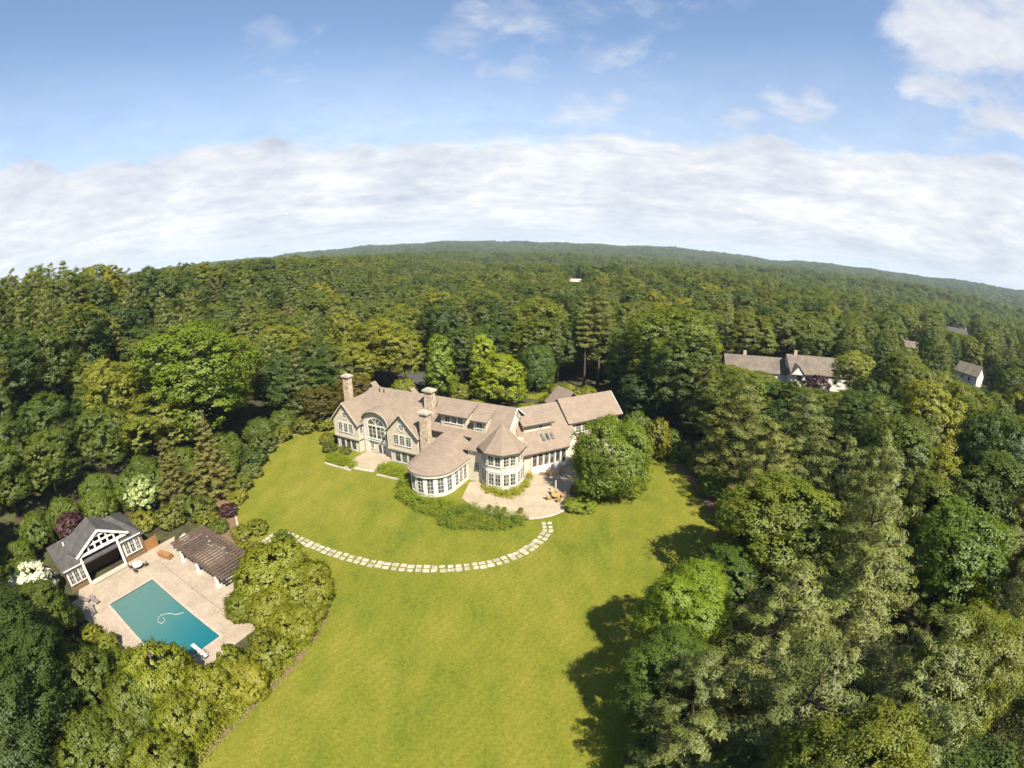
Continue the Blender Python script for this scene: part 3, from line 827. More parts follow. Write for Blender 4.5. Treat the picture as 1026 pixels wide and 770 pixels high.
for i, vv in enumerate(wt.v): wt.v[i] = (vv[0] + 43, vv[1], vv[2])
wo = wt.obj('pool_water', M['water']); wo.location = (-43, 0, 0); tag(wo, kind='structure')
bd = MB(); bd.box(P, PU0 + .002, PU1 - .002, PN0 + .002, PN0 + .05, .03, .143); bd.box(P, PU0 + .002, PU1 - .002, PN1 - .05, PN1 - .002, .03, .143)
bd.box(P, PU0 + .002, PU0 + .05, PN0 + .051, PN1 - .051, .03, .143); bd.box(P, PU1 - .05, PU1 - .002, PN0 + .051, PN1 - .051, .03, .143)
tag(bd.obj('pool_wall', mat('pool_tile', (.055, .075, .065), (.035, .05, .045), 3, .3)), kind='structure')
hose = smooth_line([(9.6, -.6), (9.1, -1.6), (8.0, -2.3), (7.5, -3.4), (8.2, -4.2), (9.0, -4.0), (8.8, -3.4), (8.1, -3.3)], 8)
h = MB().tube([P.p(*q, .07) for q in hose], [.04] * len(hose), 6).obj('pool_vacuum_hose', M['cap'], smooth=True)
tag(h, 'white vacuum hose curling across the pool water', 'hose')
db = empty('diving_board', P.p(18.2, -3.5, DZ), 'white diving board at the deep end of the pool', 'diving board')
MB().box(P, 16.1, 19.1, -3.75, -3.25, DZ + .42, DZ + .49).obj('board', M['white'], db)
MB().box(P, 18.2, 18.9, -3.7, -3.3, DZ, DZ + .415).obj('stand', M['metal'], db)
for n in (-3.78, -3.22): MB().tube([P.p(18.9, n, DZ), P.p(18.9, n, DZ + 1), P.p(17.6, n, DZ + 1), P.p(17.4, n, DZ + .5)], [.025] * 4, 6).obj('handrail', M['metal'], db)

ph = empty('pool_house', P.p(-12.8, -4.1, 0), 'grey roofed pool house with white lattice gable facing the pool', 'pool house')
FU, BU, L0, L1, HZ = -8.0, -17.6, -11.4, 3.0, 3.5
q = MB()
q.box(P, BU, FU - 3.0, L0 + .002, L1 - .002, 0, HZ)
q.box(P, FU - 3.0, FU, L0, -8.3, 0, HZ); q.box(P, FU - 3.0, FU, -1.1, L1, 0, HZ)
q.obj('wall', M['shingleside'], ph)
r = MB(); ze, zr = 3.6, 6.2
r.slab(P, [(FU + .25, L0 - .5, ze), (FU + .25, L1 + .5, ze), (-12.8, 0, zr), (-12.8, -8.4, zr)])
r.slab(P, [(BU - .5, L1 + .5, ze), (BU - .5, L0 - .5, ze), (-12.8, -8.4, zr), (-12.8, 0, zr)])
r.slab(P, [(BU - .5, L0 - .5, ze), (FU + .5, L0 - .5, ze), (-12.8, -8.4, zr)])
r.slab(P, [(FU + .5, L1 + .5, ze), (BU - .5, L1 + .5, ze), (-12.8, 0, zr)])
r.obj('roof', M['greyroof'], ph)
gc, gh, gz, ga = -3.9, 4.75, 4.95, 7.5
r = MB()
r.slab(P, [(FU + .45, gc - gh, gz), (FU + .45, gc, ga), (-12.8, gc, ga + .25), (-14.5, gc - gh, gz)])
r.slab(P, [(FU + .45, gc, ga), (FU + .45, gc + gh, gz), (-14.5, gc + gh, gz), (-12.8, gc, ga + .25)])
r.slab(P, [(-14.5, gc - gh, gz), (-12.8, gc, ga + .25), (-14.5, gc + gh, gz)])
r.obj('gable_roof', M['greyroof'], ph)
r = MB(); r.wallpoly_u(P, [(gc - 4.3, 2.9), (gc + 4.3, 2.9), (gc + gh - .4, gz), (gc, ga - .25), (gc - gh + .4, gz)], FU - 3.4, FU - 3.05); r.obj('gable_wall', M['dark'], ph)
for q_ in (-4.35, 4.35): MB().box(P, -14, FU - .2, gc + q_ - .1, gc + q_ + .1, 3.3, gz - .12).obj('porch_side', M['shingleside'], ph)
la = MB(); fu = FU + .12
la.bar(P.p(fu + .3, gc - gh - .1, gz - .12), P.p(fu + .3, gc, ga - .12), .14, .34); la.bar(P.p(fu + .3, gc + gh + .1, gz - .12), P.p(fu + .3, gc, ga - .12), .14, .34)
la.box(P, fu - .1, fu + .1, gc - gh + .3, gc + gh - .3, gz - .45, gz - .08)
sl = (ga - gz) / gh
for k in range(-3, 4):
    n = gc + k * 1.18; top = ga - abs(n - gc) * sl - .15
    if top > gz: la.box(P, fu - .06, fu + .06, n - .15, n + .15, gz - .1, top)
for z in (gz + .75, gz + 1.6, gz + 2.45):
    hw = (ga - z) / sl - .2
    if hw > .3: la.box(P, fu - .055, fu + .07, gc - hw, gc + hw, z - .13, z + .13)
la.obj('lattice_gable', M['white'], ph)
for n in (-8.1, -1.3): MB().box(P, FU + .02, FU + .3, n - .2, n + .2, 0, gz - .4).obj('porch_post', M['white'], ph)
fp = empty  # keep name free
FW = Fr(P.p(FU, 0, 0), -23.5 + 90)
for c0, c1 in ((-10.9, -8.5), (-.7, 2.5)):
    mid = (c0 + c1) / 2
    k = MB(); k.slab(P, [(FU + .3, mid - 1.9, 3.95), (FU + .3, mid + 1.9, 3.95), (-10.0, mid, 5.2)], .2); k.slab(P, [(FU + .3, mid - 1.9, 3.95), (-10.0, mid, 5.2), (-11.2, mid - 1.9, 3.95)], .2); k.slab(P, [(FU + .3, mid + 1.9, 3.95), (-11.2, mid + 1.9, 3.95), (-10.0, mid, 5.2)], .2)
    k.obj('window_hood_roof', M['greyroof'], ph)
    k = MB(); k.box(P, FU + .02, FU + .1, mid - 1.62, mid + 1.62, 1.15, 3.72)
    k.box(P, FU + .28, FU + .38, mid - 1.92, mid + 1.92, 3.76, 3.94)
    k.obj('window_surround', M['white'], ph)
    for i in (-1, 0, 1): window(FW, mid + i * 1.0, 1.4, .72, 2.1, -.12, ph, 2, 3, fw=.08)
st = MB(); st.box(P, FU + .02, FU + 1.1, -7.9, -1.4, .255, .42); st.obj('step', M['cap'], ph)
ch = MB(); ch.tube([P.p(-12.0, -9.3, 4.8), P.p(-12.0, -9.3, 6.0)], [.16, .16], 8); ch.obj('vent_pipe', M['white'], ph)
fence = empty('wood_fence', P.p(-9, 4.2, 0), 'orange brown cedar fence joining the right end of the pool house', 'fence')
q = MB()
for i in range(16): q.box(P, -8.25, -8.15, 3.02 + i * .14, 3.145 + i * .14, .1, 1.95)
q.obj('boards', M['wood'], fence)
for u, n in ((-8.2, 3.02), (-8.2, 5.25)): MB().box(P, u - .08, u + .08, n - .08 + .1, n + .08 + .1, 0, 2.15).obj('post', M['wood'], fence)

pg = empty('pergola', P.p(4.5, 8.5, DZ), 'brown slatted pergola on white posts beside the pool', 'pergola')
GU0, GU1, GN0, GN1, GZ = -2.3, 12.0, 5.35, 12.0, 2.45
for u in (-.3, 4.3, 9.4):
    for n in (5.9, 11.2):
        c = MB(); c.tube([P.p(u, n, DZ), P.p(u, n, GZ)], [.27, .21], 12); c.box(P, u - .34, u + .34, n - .34, n + .34, DZ + .14, DZ + .4)
        c.obj('post', M['white'], pg)
for n in (5.9, 11.2):
    for d in (-.2, .2): MB().box(P, GU0 + .3, GU1 - .3, n + d - .06, n + d + .06, GZ, GZ + .3).obj('beam', M['slat'], pg)
for k in range(21):
    u = GU0 + .2 + k * (GU1 - GU0 - .4) / 20
    MB().box(P, u - .17, u + .17, GN0, GN1, GZ + .302, GZ + .42).obj('rafter', M['slat'], pg)
q = MB()
for k in range(4): n = GN0 + .5 + k * (GN1 - GN0 - 1.0) / 3; q.box(P, GU0, GU1, n - .045, n + .045, GZ + .422, GZ + .48)
q.obj('lath', M['slat'], pg)
bx = empty('storage_bench', P.p(-3.7, 4.1, .39), 'orange wooden storage bench between fence and pergola', 'bench')
bf = Fr(P.p(-3.7, 4.4, .39), -6)
MB().box(bf, -1.3, 1.3, -.45, .45, .08, .62).obj('chest', M['wood'], bx); MB().box(bf, -1.36, 1.36, -.5, .5, .622, .70).obj('lid', M['wood'], bx)
for sx in (-1.2, 1.2): MB().box(bf, sx - .1, sx + .1, -.4, .4, 0, .079).obj('foot', M['wood'], bx)
tb = empty('poolside_table', P.p(-5.0, -.2, DZ), 'round white table on the pool deck before the pool house', 'table')
MB().tube([P.p(-5.0, -.2, DZ + .70), P.p(-5.0, -.2, DZ + .76)], [.85, .85], 20).obj('table_top', M['white'], tb)
MB().tube([P.p(-5.0, -.2, DZ), P.p(-5.0, -.2, DZ + .7)], [.12, .09], 10).obj('pedestal', M['metal'], tb)
def metal_chair(u, n, a, lab):
    r = empty('patio_chair', P.p(u, n, DZ), lab, 'chair', 'dark chairs on the pool deck', R_(a))
    def o(mb, nm): x = mb.obj(nm, M['metal']); x.parent = r
    o(MB().box(WORLD, -.26, .26, -.26, .26, .42, .46), 'seat'); o(MB().box(WORLD, -.26, .26, .24, .28, .5, .95), 'backrest')
    for sx in (-1, 1):
        for sy in (-1, 1): o(MB().box(WORLD, .24 * sx - .02, .24 * sx + .02, .24 * sy - .02, .24 * sy + .02, 0, .42), 'leg')
metal_chair(-5.9, -1.2, 130, 'dark metal chair behind the round white table on the left'); metal_chair(-4.2, -1.1, 200, 'dark metal chair on the pool side of the round white table'); metal_chair(-4.4, .9, -30, 'dark metal chair on the pergola side of the white table')
def lounger(u, n, a, lab):
    r = empty('sun_lounger', P.p(u, n, DZ), lab, 'sun lounger', 'grey loungers on the pool deck', R_(a))
    g_ = M['loung']
    def o(mb, nm, m): x = mb.obj(nm, m); x.parent = r
    o(MB().box(WORLD, -.33, .33, -.95, .35, .28, .36), 'seat', g_)
    b = MB(); b.extrude([(-.33, .36, .30), (.33, .36, .30), (.33, .95, .78), (-.33, .95, .78)], (0, -.05, .07)); o(b, 'backrest', g_)
    for sx in (-1, 1):
        for sy in (-.85, .3): o(MB().box(WORLD, .3 * sx - .03, .3 * sx + .03, sy - .03, sy + .03, 0, .28), 'leg', M['metal'])
M['loung'] = mat('grey_sling', (.20, .17, .15), (.16, .14, .125), 4, .8)
lounger(-4.4, -10.6, 100, 'grey lounger beneath the left window of the pool house'); lounger(-3.0, -9.4, 80, 'grey lounger second from the pool house left window'); lounger(-1.2, -10.6, 60, 'grey lounger beside the shrubs at the deck corner')
for u, n, s, l in ((-6.0, 9.6, 1.0, 'pale boulder between the pergola and the fence'), (-24, 11.2, 1.3, 'pale boulder among the shrubs behind the fence')):
    me = bpy.data.meshes.new('boulder'); bm = bmesh.new(); bmesh.ops.create_icosphere(bm, subdivisions=3, radius=.9 * s)
    rr = random.Random(int(u * 10))
    for v in bm.verts:
        v.co *= 1 + .16 * sin(v.co.x * 4 + u) * cos(v.co.y * 5) + .05 * rr.random(); v.co.z *= .62
    bm.to_mesh(me); bm.free(); me.materials.append(M['cap'])
    o = bpy.data.objects.new('boulder', me); COL.objects.link(o); o.location = P.p(u, n, .3); tag(o, l, 'boulder')
# ------------------------------------------------------------------ vegetation
def unit(a): return a / (np.linalg.norm(a, axis=1, keepdims=True) + 1e-9)


def leaf_mesh(name, C, N, size, tint, g, aspect=.55, CN=None, m=None):
    """one mesh of many small pointed leaves: centres C, facing N, shading normals CN"""
    n = len(C)
    a = unit(np.cross(N, g.normal(size=(n, 3)))); b = np.cross(N, a)
    sx = (size * .5)[:, None]; sy = (size * .5 * aspect)[:, None]
    fold = N * (size * .10)[:, None]
    V = np.stack([C - a * sx, C - b * sy + fold, C + a * sx, C + b * sy + fold], 1).reshape(-1, 3)
    me = bpy.data.meshes.new(name)
    me.vertices.add(4 * n); me.vertices.foreach_set('co', V.astype(np.float32).ravel())
    me.loops.add(4 * n); me.loops.foreach_set('vertex_index', np.arange(4 * n, dtype=np.int32))
    me.polygons.add(n); me.polygons.foreach_set('loop_start', np.arange(0, 4 * n, 4, dtype=np.int32))
    me.polygons.foreach_set('use_smooth', np.ones(n, bool))
    me.update(calc_edges=True)
    at = me.attributes.new('tint', 'FLOAT', 'POINT'); at.data.foreach_set('value', np.repeat(tint, 4).astype(np.float32))
    if CN is not None: me.normals_split_custom_set_from_vertices(np.repeat(CN, 4, 0).tolist())
    if m: me.materials.append(m)
    return me


def dirs(g, n): return unit(g.normal(size=(n, 3)))


def clump_leaves(g, cc, cr, cout, per, size, flat=1.0, spread=.25, up=.25, stretch=0.0, ragged=.16):
    """leaves over a set of clumps: centres cc, radii cr, outward directions cout"""
    k = len(cc); n = k * per
    d = dirs(g, n); o = np.repeat(cout, per, 0)
    d = unit(d + o * .45)
    rad = np.repeat(cr, per) * (1 - spread * g.random(n) ** 1.5)
    sc = np.repeat(g.uniform(.65, 1.4, (k, 3)) * np.array([1, 1, flat]), per, 0)
    off = d * rad[:, None] * sc
    off += o * ((off * o).sum(1) * stretch)[:, None] + g.normal(size=(n, 3)) * (rad * ragged)[:, None] * np.array([1, 1, .7])
    Cp = np.repeat(cc, per, 0) + off
    N = unit(d + .35 * o + np.array([0, 0, up]) + .32 * g.normal(size=(n, 3)))
    CN = unit(d * .40 + .85 * o + np.array([0, 0, .35]) + .24 * g.normal(size=(n, 3)))
    ct = g.random(k)
    tint = np.clip(np.repeat(ct, per) * .7 + .3 * g.random(n), 0, 1)
    sz = size * (.7 + .6 * g.random(n))
    flip = (N * CN).sum(1) < 0; N[flip] *= -1
    return Cp, N, sz, tint, CN


def build_crown(name, g, cc, cr, co, per, size, m, flat=.8, aspect=.6, spread=.45, up=.25, stretch=.15, ragged=.2):
    C_, N, sz, ti, CN = clump_leaves(g, cc, cr, co, per, size, flat, spread, up, stretch, ragged)
    return leaf_mesh(name, C_, N, sz, ti, g, aspect, CN, M[m])


def broad_points(seed, R, H, base, lobes, clumps, round_=False, conical=0.0):
    g = np.random.default_rng(seed)
    zc = (H + base) / 2; rz = (H - base) / 2
    L, Rl = [], []
    if round_: L.append((0, 0, zc)); Rl.append(R * .84)
    else: L.append((g.normal() * .3, g.normal() * .3, zc + rz * .42)); Rl.append(R * .60)
    n = lobes - 1
    for i in range(n):
        a = 2 * pi * (i * .618 + g.random() * .12); t = (i + .5) / n
        z = zc + rz * (.52 - 1.12 * t)
        rr = R * (.58 if not round_ else .50) * (1 - .3 * abs(t - .55)) * (.85 + .3 * g.random())
        k = 1 - conical * (z - base) / (H - base)
        L.append((cos(a) * rr * k, sin(a) * rr * k, z)); Rl.append(R * (.42 + .16 * g.random()) * (.45 + .55 * k))
    L = np.array(L); Rl = np.array(Rl); zs = min(1.3, max(.8, rz / R))
    cc, cr, co = [], [], []
    for i in range(len(L)):
        d = dirs(g, clumps * 2); d = d[d[:, 2] > -.6][:clumps]
        q = L[i] + d * Rl[i] * np.array([1, 1, zs]) * (.90 + .14 * g.random((len(d), 1)))
        ins = np.zeros(len(q), bool)
        for j in range(len(L)):
            if j != i: ins |= np.linalg.norm((q - L[j]) / np.array([1, 1, zs]), axis=1) < Rl[j] * .70
        cc.append(q[~ins]); cr.append(Rl[i] * (.10 + .26 * g.random(len(q[~ins])) ** 1.6)); co.append(d[~ins])
    return g, np.vstack(cc), np.concatenate(cr), np.vstack(co)


def broad(name, seed, R=5.0, H=20.0, base=5.0, lobes=10, clumps=54, per=76, size=.31, round_=False, m='leaf', conical=0.0):
    g, cc, cr, co = broad_points(seed, R, H, base, lobes, clumps, round_, conical)
    return build_crown(name, g, cc, cr, co, per, size, m)


def trunk_mesh(name, seed, H=20.0, r0=.32, top=.75, limbs=6, R=5.0):
    g = random.Random(seed); mb = MB(); k = 6
    pts = [(g.uniform(-.25, .25) * i, g.uniform(-.25, .25) * i, H * top * i / (k - 1) - .4 * (i == 0)) for i in range(k)]
    mb.tube(pts, [r0 * (1.25 if i == 0 else 1 - .82 * i / (k - 1)) for i in range(k)], 8)
    for i in range(limbs):
        t = .38 + .5 * i / limbs; j = t * (k - 1); a = int(j); f = j - a
        p = Vector(pts[a]).lerp(Vector(pts[min(a + 1, k - 1)]), f); an = 2.4 * i + g.random()
        l = R * g.uniform(.5, .75); e = p + Vector((cos(an) * l, sin(an) * l, l * g.uniform(.4, .8)))
        mb.tube([p, p.lerp(e, .5) + Vector((0, 0, -.2)), e], [r0 * .38, r0 * .24, r0 * .07], 5)
    o = mb.obj(name, M['bark'], smooth=True); me = o.data; bpy.data.objects.remove(o)
    return me


def pine(name, seed, R=6.6, H=19.0, base=2.5, whorls=12, per=38, size=.60, tuft=1.0, m='needle', droop=.10, irregular=.38, power=.48):
    g = np.random.default_rng(seed); cc, cr, co = [], [], []
    for w in range(whorls):
        t = w / (whorls - 1); z = base + (H - base - .8) * t
        L = R * ((1 - t) ** power * .92 + .10) * (1 - .25 * max(0, .25 - t) / .25)
        nb = int(5 + 3 * (1 - t)); a0 = g.random() * 6.28
        for b in range(nb):
            a = a0 + 2 * pi * b / nb + g.normal() * .18
            l = L * (1 - irregular * g.random()); ns = max(1, int(l / (tuft * .85)))
            for s in range(ns):
                r = l * (s + 1) / ns
                if r < l * .28 and t < .85: continue
                side = g.normal() * .28 * tuft
                cc.append((cos(a) * r - sin(a) * side, sin(a) * r + cos(a) * side, z + (r * .16 if droop < .2 else -r * droop) + g.normal() * .22))
                cr.append(tuft * (.62 + .3 * g.random()) * (1.1 - .35 * s / max(ns, 1)) * (.6 + .4 * min(1, 1.6 * (1 - t))))
                co.append((cos(a) * .5, sin(a) * .5, .8))
    cc.append((0, 0, H - .5)); cr.append(tuft * .6); co.append((0, 0, 1))
    cc, cr, co = np.array(cc), np.array(cr), unit(np.array(co))
    return build_crown(name, g, cc, cr, co, per, size, m, flat=.45, aspect=.20, spread=.55, up=.5, stretch=.7, ragged=.17)


# crown shapes shared by all trees of a kind (nominal radius 5, height 20)
KIND = {}
def kind(k, crown, trunk, R, H): KIND.setdefault(k, []).append((crown, trunk, R, H))
for i in range(6): kind('broad', broad('broadleaf_crown', 10 + i, lobes=9 + i % 4, base=4.5 + (i % 3) * .8), trunk_mesh('broadleaf_trunk', 30 + i), 5.0, 20.0)
for i in range(4): kind('broadfine', broad('broadleaf_crown', 50 + i, lobes=12 + i % 3, clumps=90, per=66, size=.28), trunk_mesh('broadleaf_trunk', 60 + i), 5.0, 20.0)
kind('broadnear', broad('broadleaf_crown', 59, lobes=13, clumps=110, per=100, size=.19), trunk_mesh('broadleaf_trunk', 69), 5.0, 20.0)
for i in range(3): kind('pine', pine('pine_crown', 70 + i), trunk_mesh('pine_trunk', 80 + i, 19, .30, .95, 0), 6.6, 19.0)
for i in range(3): kind('pinefine', pine('pine_crown', 90 + i, whorls=11, per=95, size=.44, tuft=1.12), trunk_mesh('pine_trunk', 95 + i, 19, .30, .95, 8, 5), 6.6, 19.0)
for i in range(2): kind('spruce', pine('spruce_crown', 100 + i, R=3.6, H=16, base=1.0, whorls=17, per=46, size=.5, tuft=.7, droop=.22, irregular=.2, power=.95), trunk_mesh('spruce_trunk', 105 + i, 16, .22, .95, 0), 3.6, 16.0)
kind('tallpine', pine('pine_crown', 110, R=5.0, H=30, base=15.5, whorls=9, per=70, size=.6, tuft=1.1, irregular=.5, power=.6), trunk_mesh('pine_trunk', 111, 30, .42, .96, 0), 5.0, 30.0)
kind('tallpine', pine('pine_crown', 112, R=4.4, H=30, base=14, whorls=9, per=70, size=.6, tuft=1.1, irregular=.55, power=.55), trunk_mesh('pine_trunk', 113, 30, .40, .96, 0), 4.4, 30.0)
kind('round', broad('broadleaf_crown', 120, R=6.2, H=13, base=.8, lobes=18, clumps=110, per=70, size=.28, round_=True), trunk_mesh('broadleaf_trunk', 121, 13, .30, .7, 6, 4), 6.2, 13.0)
kind('cone', broad('broadleaf_crown', 122, R=4.6, H=15, base=.3, lobes=20, clumps=60, per=64, size=.30, conical=.66), trunk_mesh('broadleaf_trunk', 123, 15, .22, .8, 6, 3), 4.6, 15.0)
kind('cone', broad('broadleaf_crown', 124, R=4.6, H=15, base=.3, lobes=18, clumps=60, per=64, size=.30, conical=.45), trunk_mesh('broadleaf_trunk', 125, 15, .22, .8, 6, 3), 4.6, 15.0)
for i in range(4): kind('bush', broad('bush_crown', 130 + i, R=2.0, H=2.6, base=.1, lobes=9, clumps=46, per=34, size=.22, m='hedge'), trunk_mesh('bush_stem', 140 + i, 2.4, .07, .7, 7, 1.6), 2.0, 2.6)
kind('blossom', broad('blossom_crown', 150, R=2.6, H=5, base=.5, lobes=10, clumps=34, per=70, size=.26, m='blossom'), trunk_mesh('broadleaf_trunk', 151, 5, .12, .7, 6, 2), 2.6, 5.0)
kind('purple', broad('purple_crown', 152, R=3.4, H=8, base=1, lobes=10, clumps=34, per=60, size=.36, m='purple'), trunk_mesh('broadleaf_trunk', 153, 8, .16, .7, 6, 2.4), 3.4, 8.0)

PROTO = {}
PART_NAMES = {'broad': 'broadleaf_tree', 'broadfine': 'broadleaf_tree', 'broadnear': 'broadleaf_tree', 'pine': 'pine_tree', 'pinefine': 'pine_tree', 'spruce': 'spruce_tree', 'tallpine': 'pine_tree', 'round': 'maple_tree', 'cone': 'ornamental_tree', 'bush': 'shrub', 'blossom': 'flowering_tree', 'purple': 'purple_tree'}
TREES = []
def tree(k, x, y, R, H, label, group=None, color=(1, 1, 1), cat=None, var=None, z=None):
    v = KIND[k]; i = rnd.randrange(len(v)) if var is None else var % len(v)
    cm, tm, r0, h0 = v[i]
    z = float(land(x, y)) if z is None else z
    if (k, i) not in PROTO:
        e = empty(PART_NAMES[k], (x, y, z))
        for nm, me in (('crown', cm), ('stems' if k == 'bush' else 'trunk', tm)):
            o = bpy.data.objects.new(nm, me); COL.objects.link(o); o.parent = e
        PROTO[(k, i)] = e
    else: e = copy_tree(PROTO[(k, i)])
    e.location = (x, y, z); e.rotation_euler = (0, 0, rnd.random() * 6.28)
    e.scale = (R / r0, R / r0, H / h0)
    for key in ('label', 'category', 'group'):
        if key in e: del e[key]
    tag(e, label, cat or ('shrub' if k == 'bush' else 'tree'), group)
    for c in e.children:
        if c.name.startswith('crown'): c.color = (*color, 1)
    TREES.append((x, y, R, H)); 
    return e
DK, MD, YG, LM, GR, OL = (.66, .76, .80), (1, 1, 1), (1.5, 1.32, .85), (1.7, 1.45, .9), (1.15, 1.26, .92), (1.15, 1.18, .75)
# trees one can name
tree('round', 16.6, 70.8, 6.2, 13.6, 'large round maple standing alone on the lawn beside the patio', color=(1.1, 1.25, .75))
tree('cone', -19.6, 128, 5.4, 18, 'conical yellow green tree behind the two middle chimneys', color=(2.3, 2.2, .7), var=0, cat='tree')
tree('cone', -8.2, 131, 4.6, 17.5, 'slim yellow green tree tucked behind the brightest yellow tree', color=(2.3, 2.2, .7), var=1)
tree('cone', -3.2, 121, 7.2, 14, 'brightest yellow rounded tree rising right behind the mansion roof', color=(2.7, 2.35, .6), var=1)
tree('round', 7.2, 133, 5.2, 13.5, 'dark green rounded tree right of the bright yellow tree', color=(.8, 1.0, 1.0))
tree('tallpine', 25.6, 137, 5.4, 31.5, 'tallest pine with bare trunk behind the right wing', 'tall bare trunked pines', OL, var=0)
tree('tallpine', 21.2, 136, 4.2, 27.5, 'tall pine with thinner bare trunk left of the tallest pine', 'tall bare trunked pines', OL, var=1)
tree('broadfine', -70, 87, 13.5, 29, 'broad light green oak towering over the left lawn edge', color=(1.35, 1.42, .75), var=0)
tree('broadfine', 41, 116, 11.0, 27, 'big yellow green oak right of the tall bare trunked pines', color=(1.35, 1.3, .8), var=1)
tree('broadfine', 30.5, 107, 5.0, 12, 'dark broadleaf tree under the big oak behind the right wing', color=DK, var=2)
tree('purple', 88, 115, 4.2, 9.5, 'purple leaved tree in front of the neighbouring house with long roof')
tree('broadfine', 104, 117, 6.2, 17, 'pale grey green tree covering the right end of the neighbouring roof', color=(1.7, 1.6, 1.7), var=3)
tree('spruce', 121, 121, 5.0, 14, 'blue grey spruce right of the pale tree', color=(1.0, 1.15, 1.6))
tree('blossom', -66.0, 28.6, 3.8, 6.0, 'dogwood covered in white blossom beside the pool house')
tree('blossom', -65, 57, 3.0, 6.5, 'pale flowering tree behind the cedar fence', color=(.75, .85, .5))
tree('spruce', -53.8, 66.5, 5.2, 15, 'layered dark conifer at the left lawn edge above the fence', color=(1.1, 1.0, .8), var=0)
tree('spruce', -59.5, 61.5, 4.6, 13, 'shorter layered conifer left of the layered conifer at the lawn edge', color=(1.1, 1.0, .8), var=1)
tree('purple', -71.5, 43.5, 2.6, 6, 'dark red shrub-like tree peeping over the pool house roof')
tree('broadfine', -46.5, 104, 5.0, 10, 'olive brown rounded tree left of the tall left chimney', color=(1.25, .80, .6), var=0)
tree('broadfine', -39.5, 112, 4.6, 10.5, 'brownish tree behind the tall left chimney', color=(1.2, .75, .6), var=1)
tree('pinefine', 40.0, 73, 9.0, 19.5, 'wide white pine at the lawn edge opposite the round maple', 'white pines right of the lawn', OL, var=0)
tree('pinefine', 39.0, 60, 7.4, 17, 'white pine in front of the wide lawn edge pine', 'white pines right of the lawn', OL, var=1)
tree('pinefine', 49, 65, 8.0, 20, 'white pine behind the two lawn edge pines', 'white pines right of the lawn', GR, var=2)
tree('pinefine', 46, 50, 7.8, 18.5, 'grey green pine between the lawn edge pines and the olive tree', 'white pines right of the lawn', GR, var=0)
tree('bush', 28.6, 85.5, 3.0, 7.5, 'yellow green tall shrub where the lawn narrows by the right wing', color=(1.5, 1.2, .7), cat='shrub')
tree('bush', 26.5, 93, 3.0, 6.5, 'green tall shrub behind the yellow green shrub by the right wing', color=(.9, 1, .8), cat='shrub')
tree('broadfine', 33.5, 43.5, 7.2, 15.5, 'rounded olive green tree above the bright green lawn edge tree', color=(1.05, 1.1, .75), var=2)
tree('broadnear', 17.2, 33.5, 4.3, 12.5, 'bright green slender tree at the lawn edge beside the big shadow', color=(1.35, 1.55, .6), var=3)
tree('broadfine', 25.2, 41.0, 3.6, 9.0, 'small dark tree left of the rounded olive tree on the lawn edge', color=(.8, 1.0, .7), var=0)
tree('broadfine', 50, 28, 6.0, 18, 'bright green oak at the right of the near pines', color=(1.25, 1.35, .7), var=1)
tree('pinefine', 33, 27, 7.4, 19.5, 'tall grey green pine right of the olive green tree', 'near grey green pines', GR, var=1)
tree('pinefine', 23.5, 26.5, 6.6, 17.5, 'grey green pine behind the bright slender tree', 'near grey green pines', GR, var=2)
tree('pinefine', 19.5, 16.5, 7.0, 19, 'big grey green pine low in the picture beside the shadow', 'near grey green pines', GR, var=0)
tree('pinefine', 30.0, 14, 7.2, 20, 'grey green pine right of the big low pine', 'near grey green pines', GR, var=1)
tree('pinefine', 14.2, 22.0, 4.6, 14, 'small pine at the foot of the big lawn shadow', 'near grey green pines', GR, var=2)
tree('broadnear', 37, 13.5, 5.0, 18, 'lime green tree in the lower right corner', color=LM, var=2)
tree('broadfine', 64, 45, 6.0, 17, 'yellow green oak on the right beyond the near pines', color=YG, var=3)
tree('broad', 95, 52, 5.6, 15, 'yellow green tree at the right picture edge beyond the bright oak', color=YG)
tree('pinefine', 42, 38, 7.4, 17.5, 'grey pine behind the tall grey green pine', 'near grey green pines', GR, var=0)

# shrubs and hedges round the lawn
SH = [(-52.5, 80, 2.6, 3.2, 'dark'), (-54, 87, 3.0, 3.6, ''), (-52.6, 93.5, 2.6, 3.0, 'yellow'), (-49, 99, 2.8, 3.2, ''), (-44.2, 101, 2.4, 2.6, 'yellow'), (-50.5, 75, 2.2, 2.4, 'blue'),
      (-49.8, 69.5, 2.2, 2.4, ''), (-48.2, 65, 1.8, 1.8, 'yellow'), (-52, 58.5, 2.6, 3.2, ''), (-49.2, 56.2, 2.0, 2.2, 'yellow'), (-56.5, 55, 2.6, 3.0, ''), (-46.6, 55.4, 1.6, 1.4, 'dark'), (-61, 52.5, 2.4, 2.8, 'yellow'), (-57, 60, 2.4, 2.8, '')]
word = {'dark': ('dark green', (.6, .75, .7)), 'yellow': ('yellow green', (1.25, 1.1, .7)), 'blue': ('grey blue', (.8, .9, 1.8)), '': ('mid green', (.9, .9, .8))}
for x, y, R, H, c in SH:
    tree('bush', x, y, R, H, word[c][0] + ' rounded shrub in the bed along the left lawn edge', 'shrubs along the left lawn edge', word[c][1])
tree('purple', -47.3, 60.0, 1.5, 2.0, 'small red leaved shrub at the lawn edge above the pergola', cat='shrub')
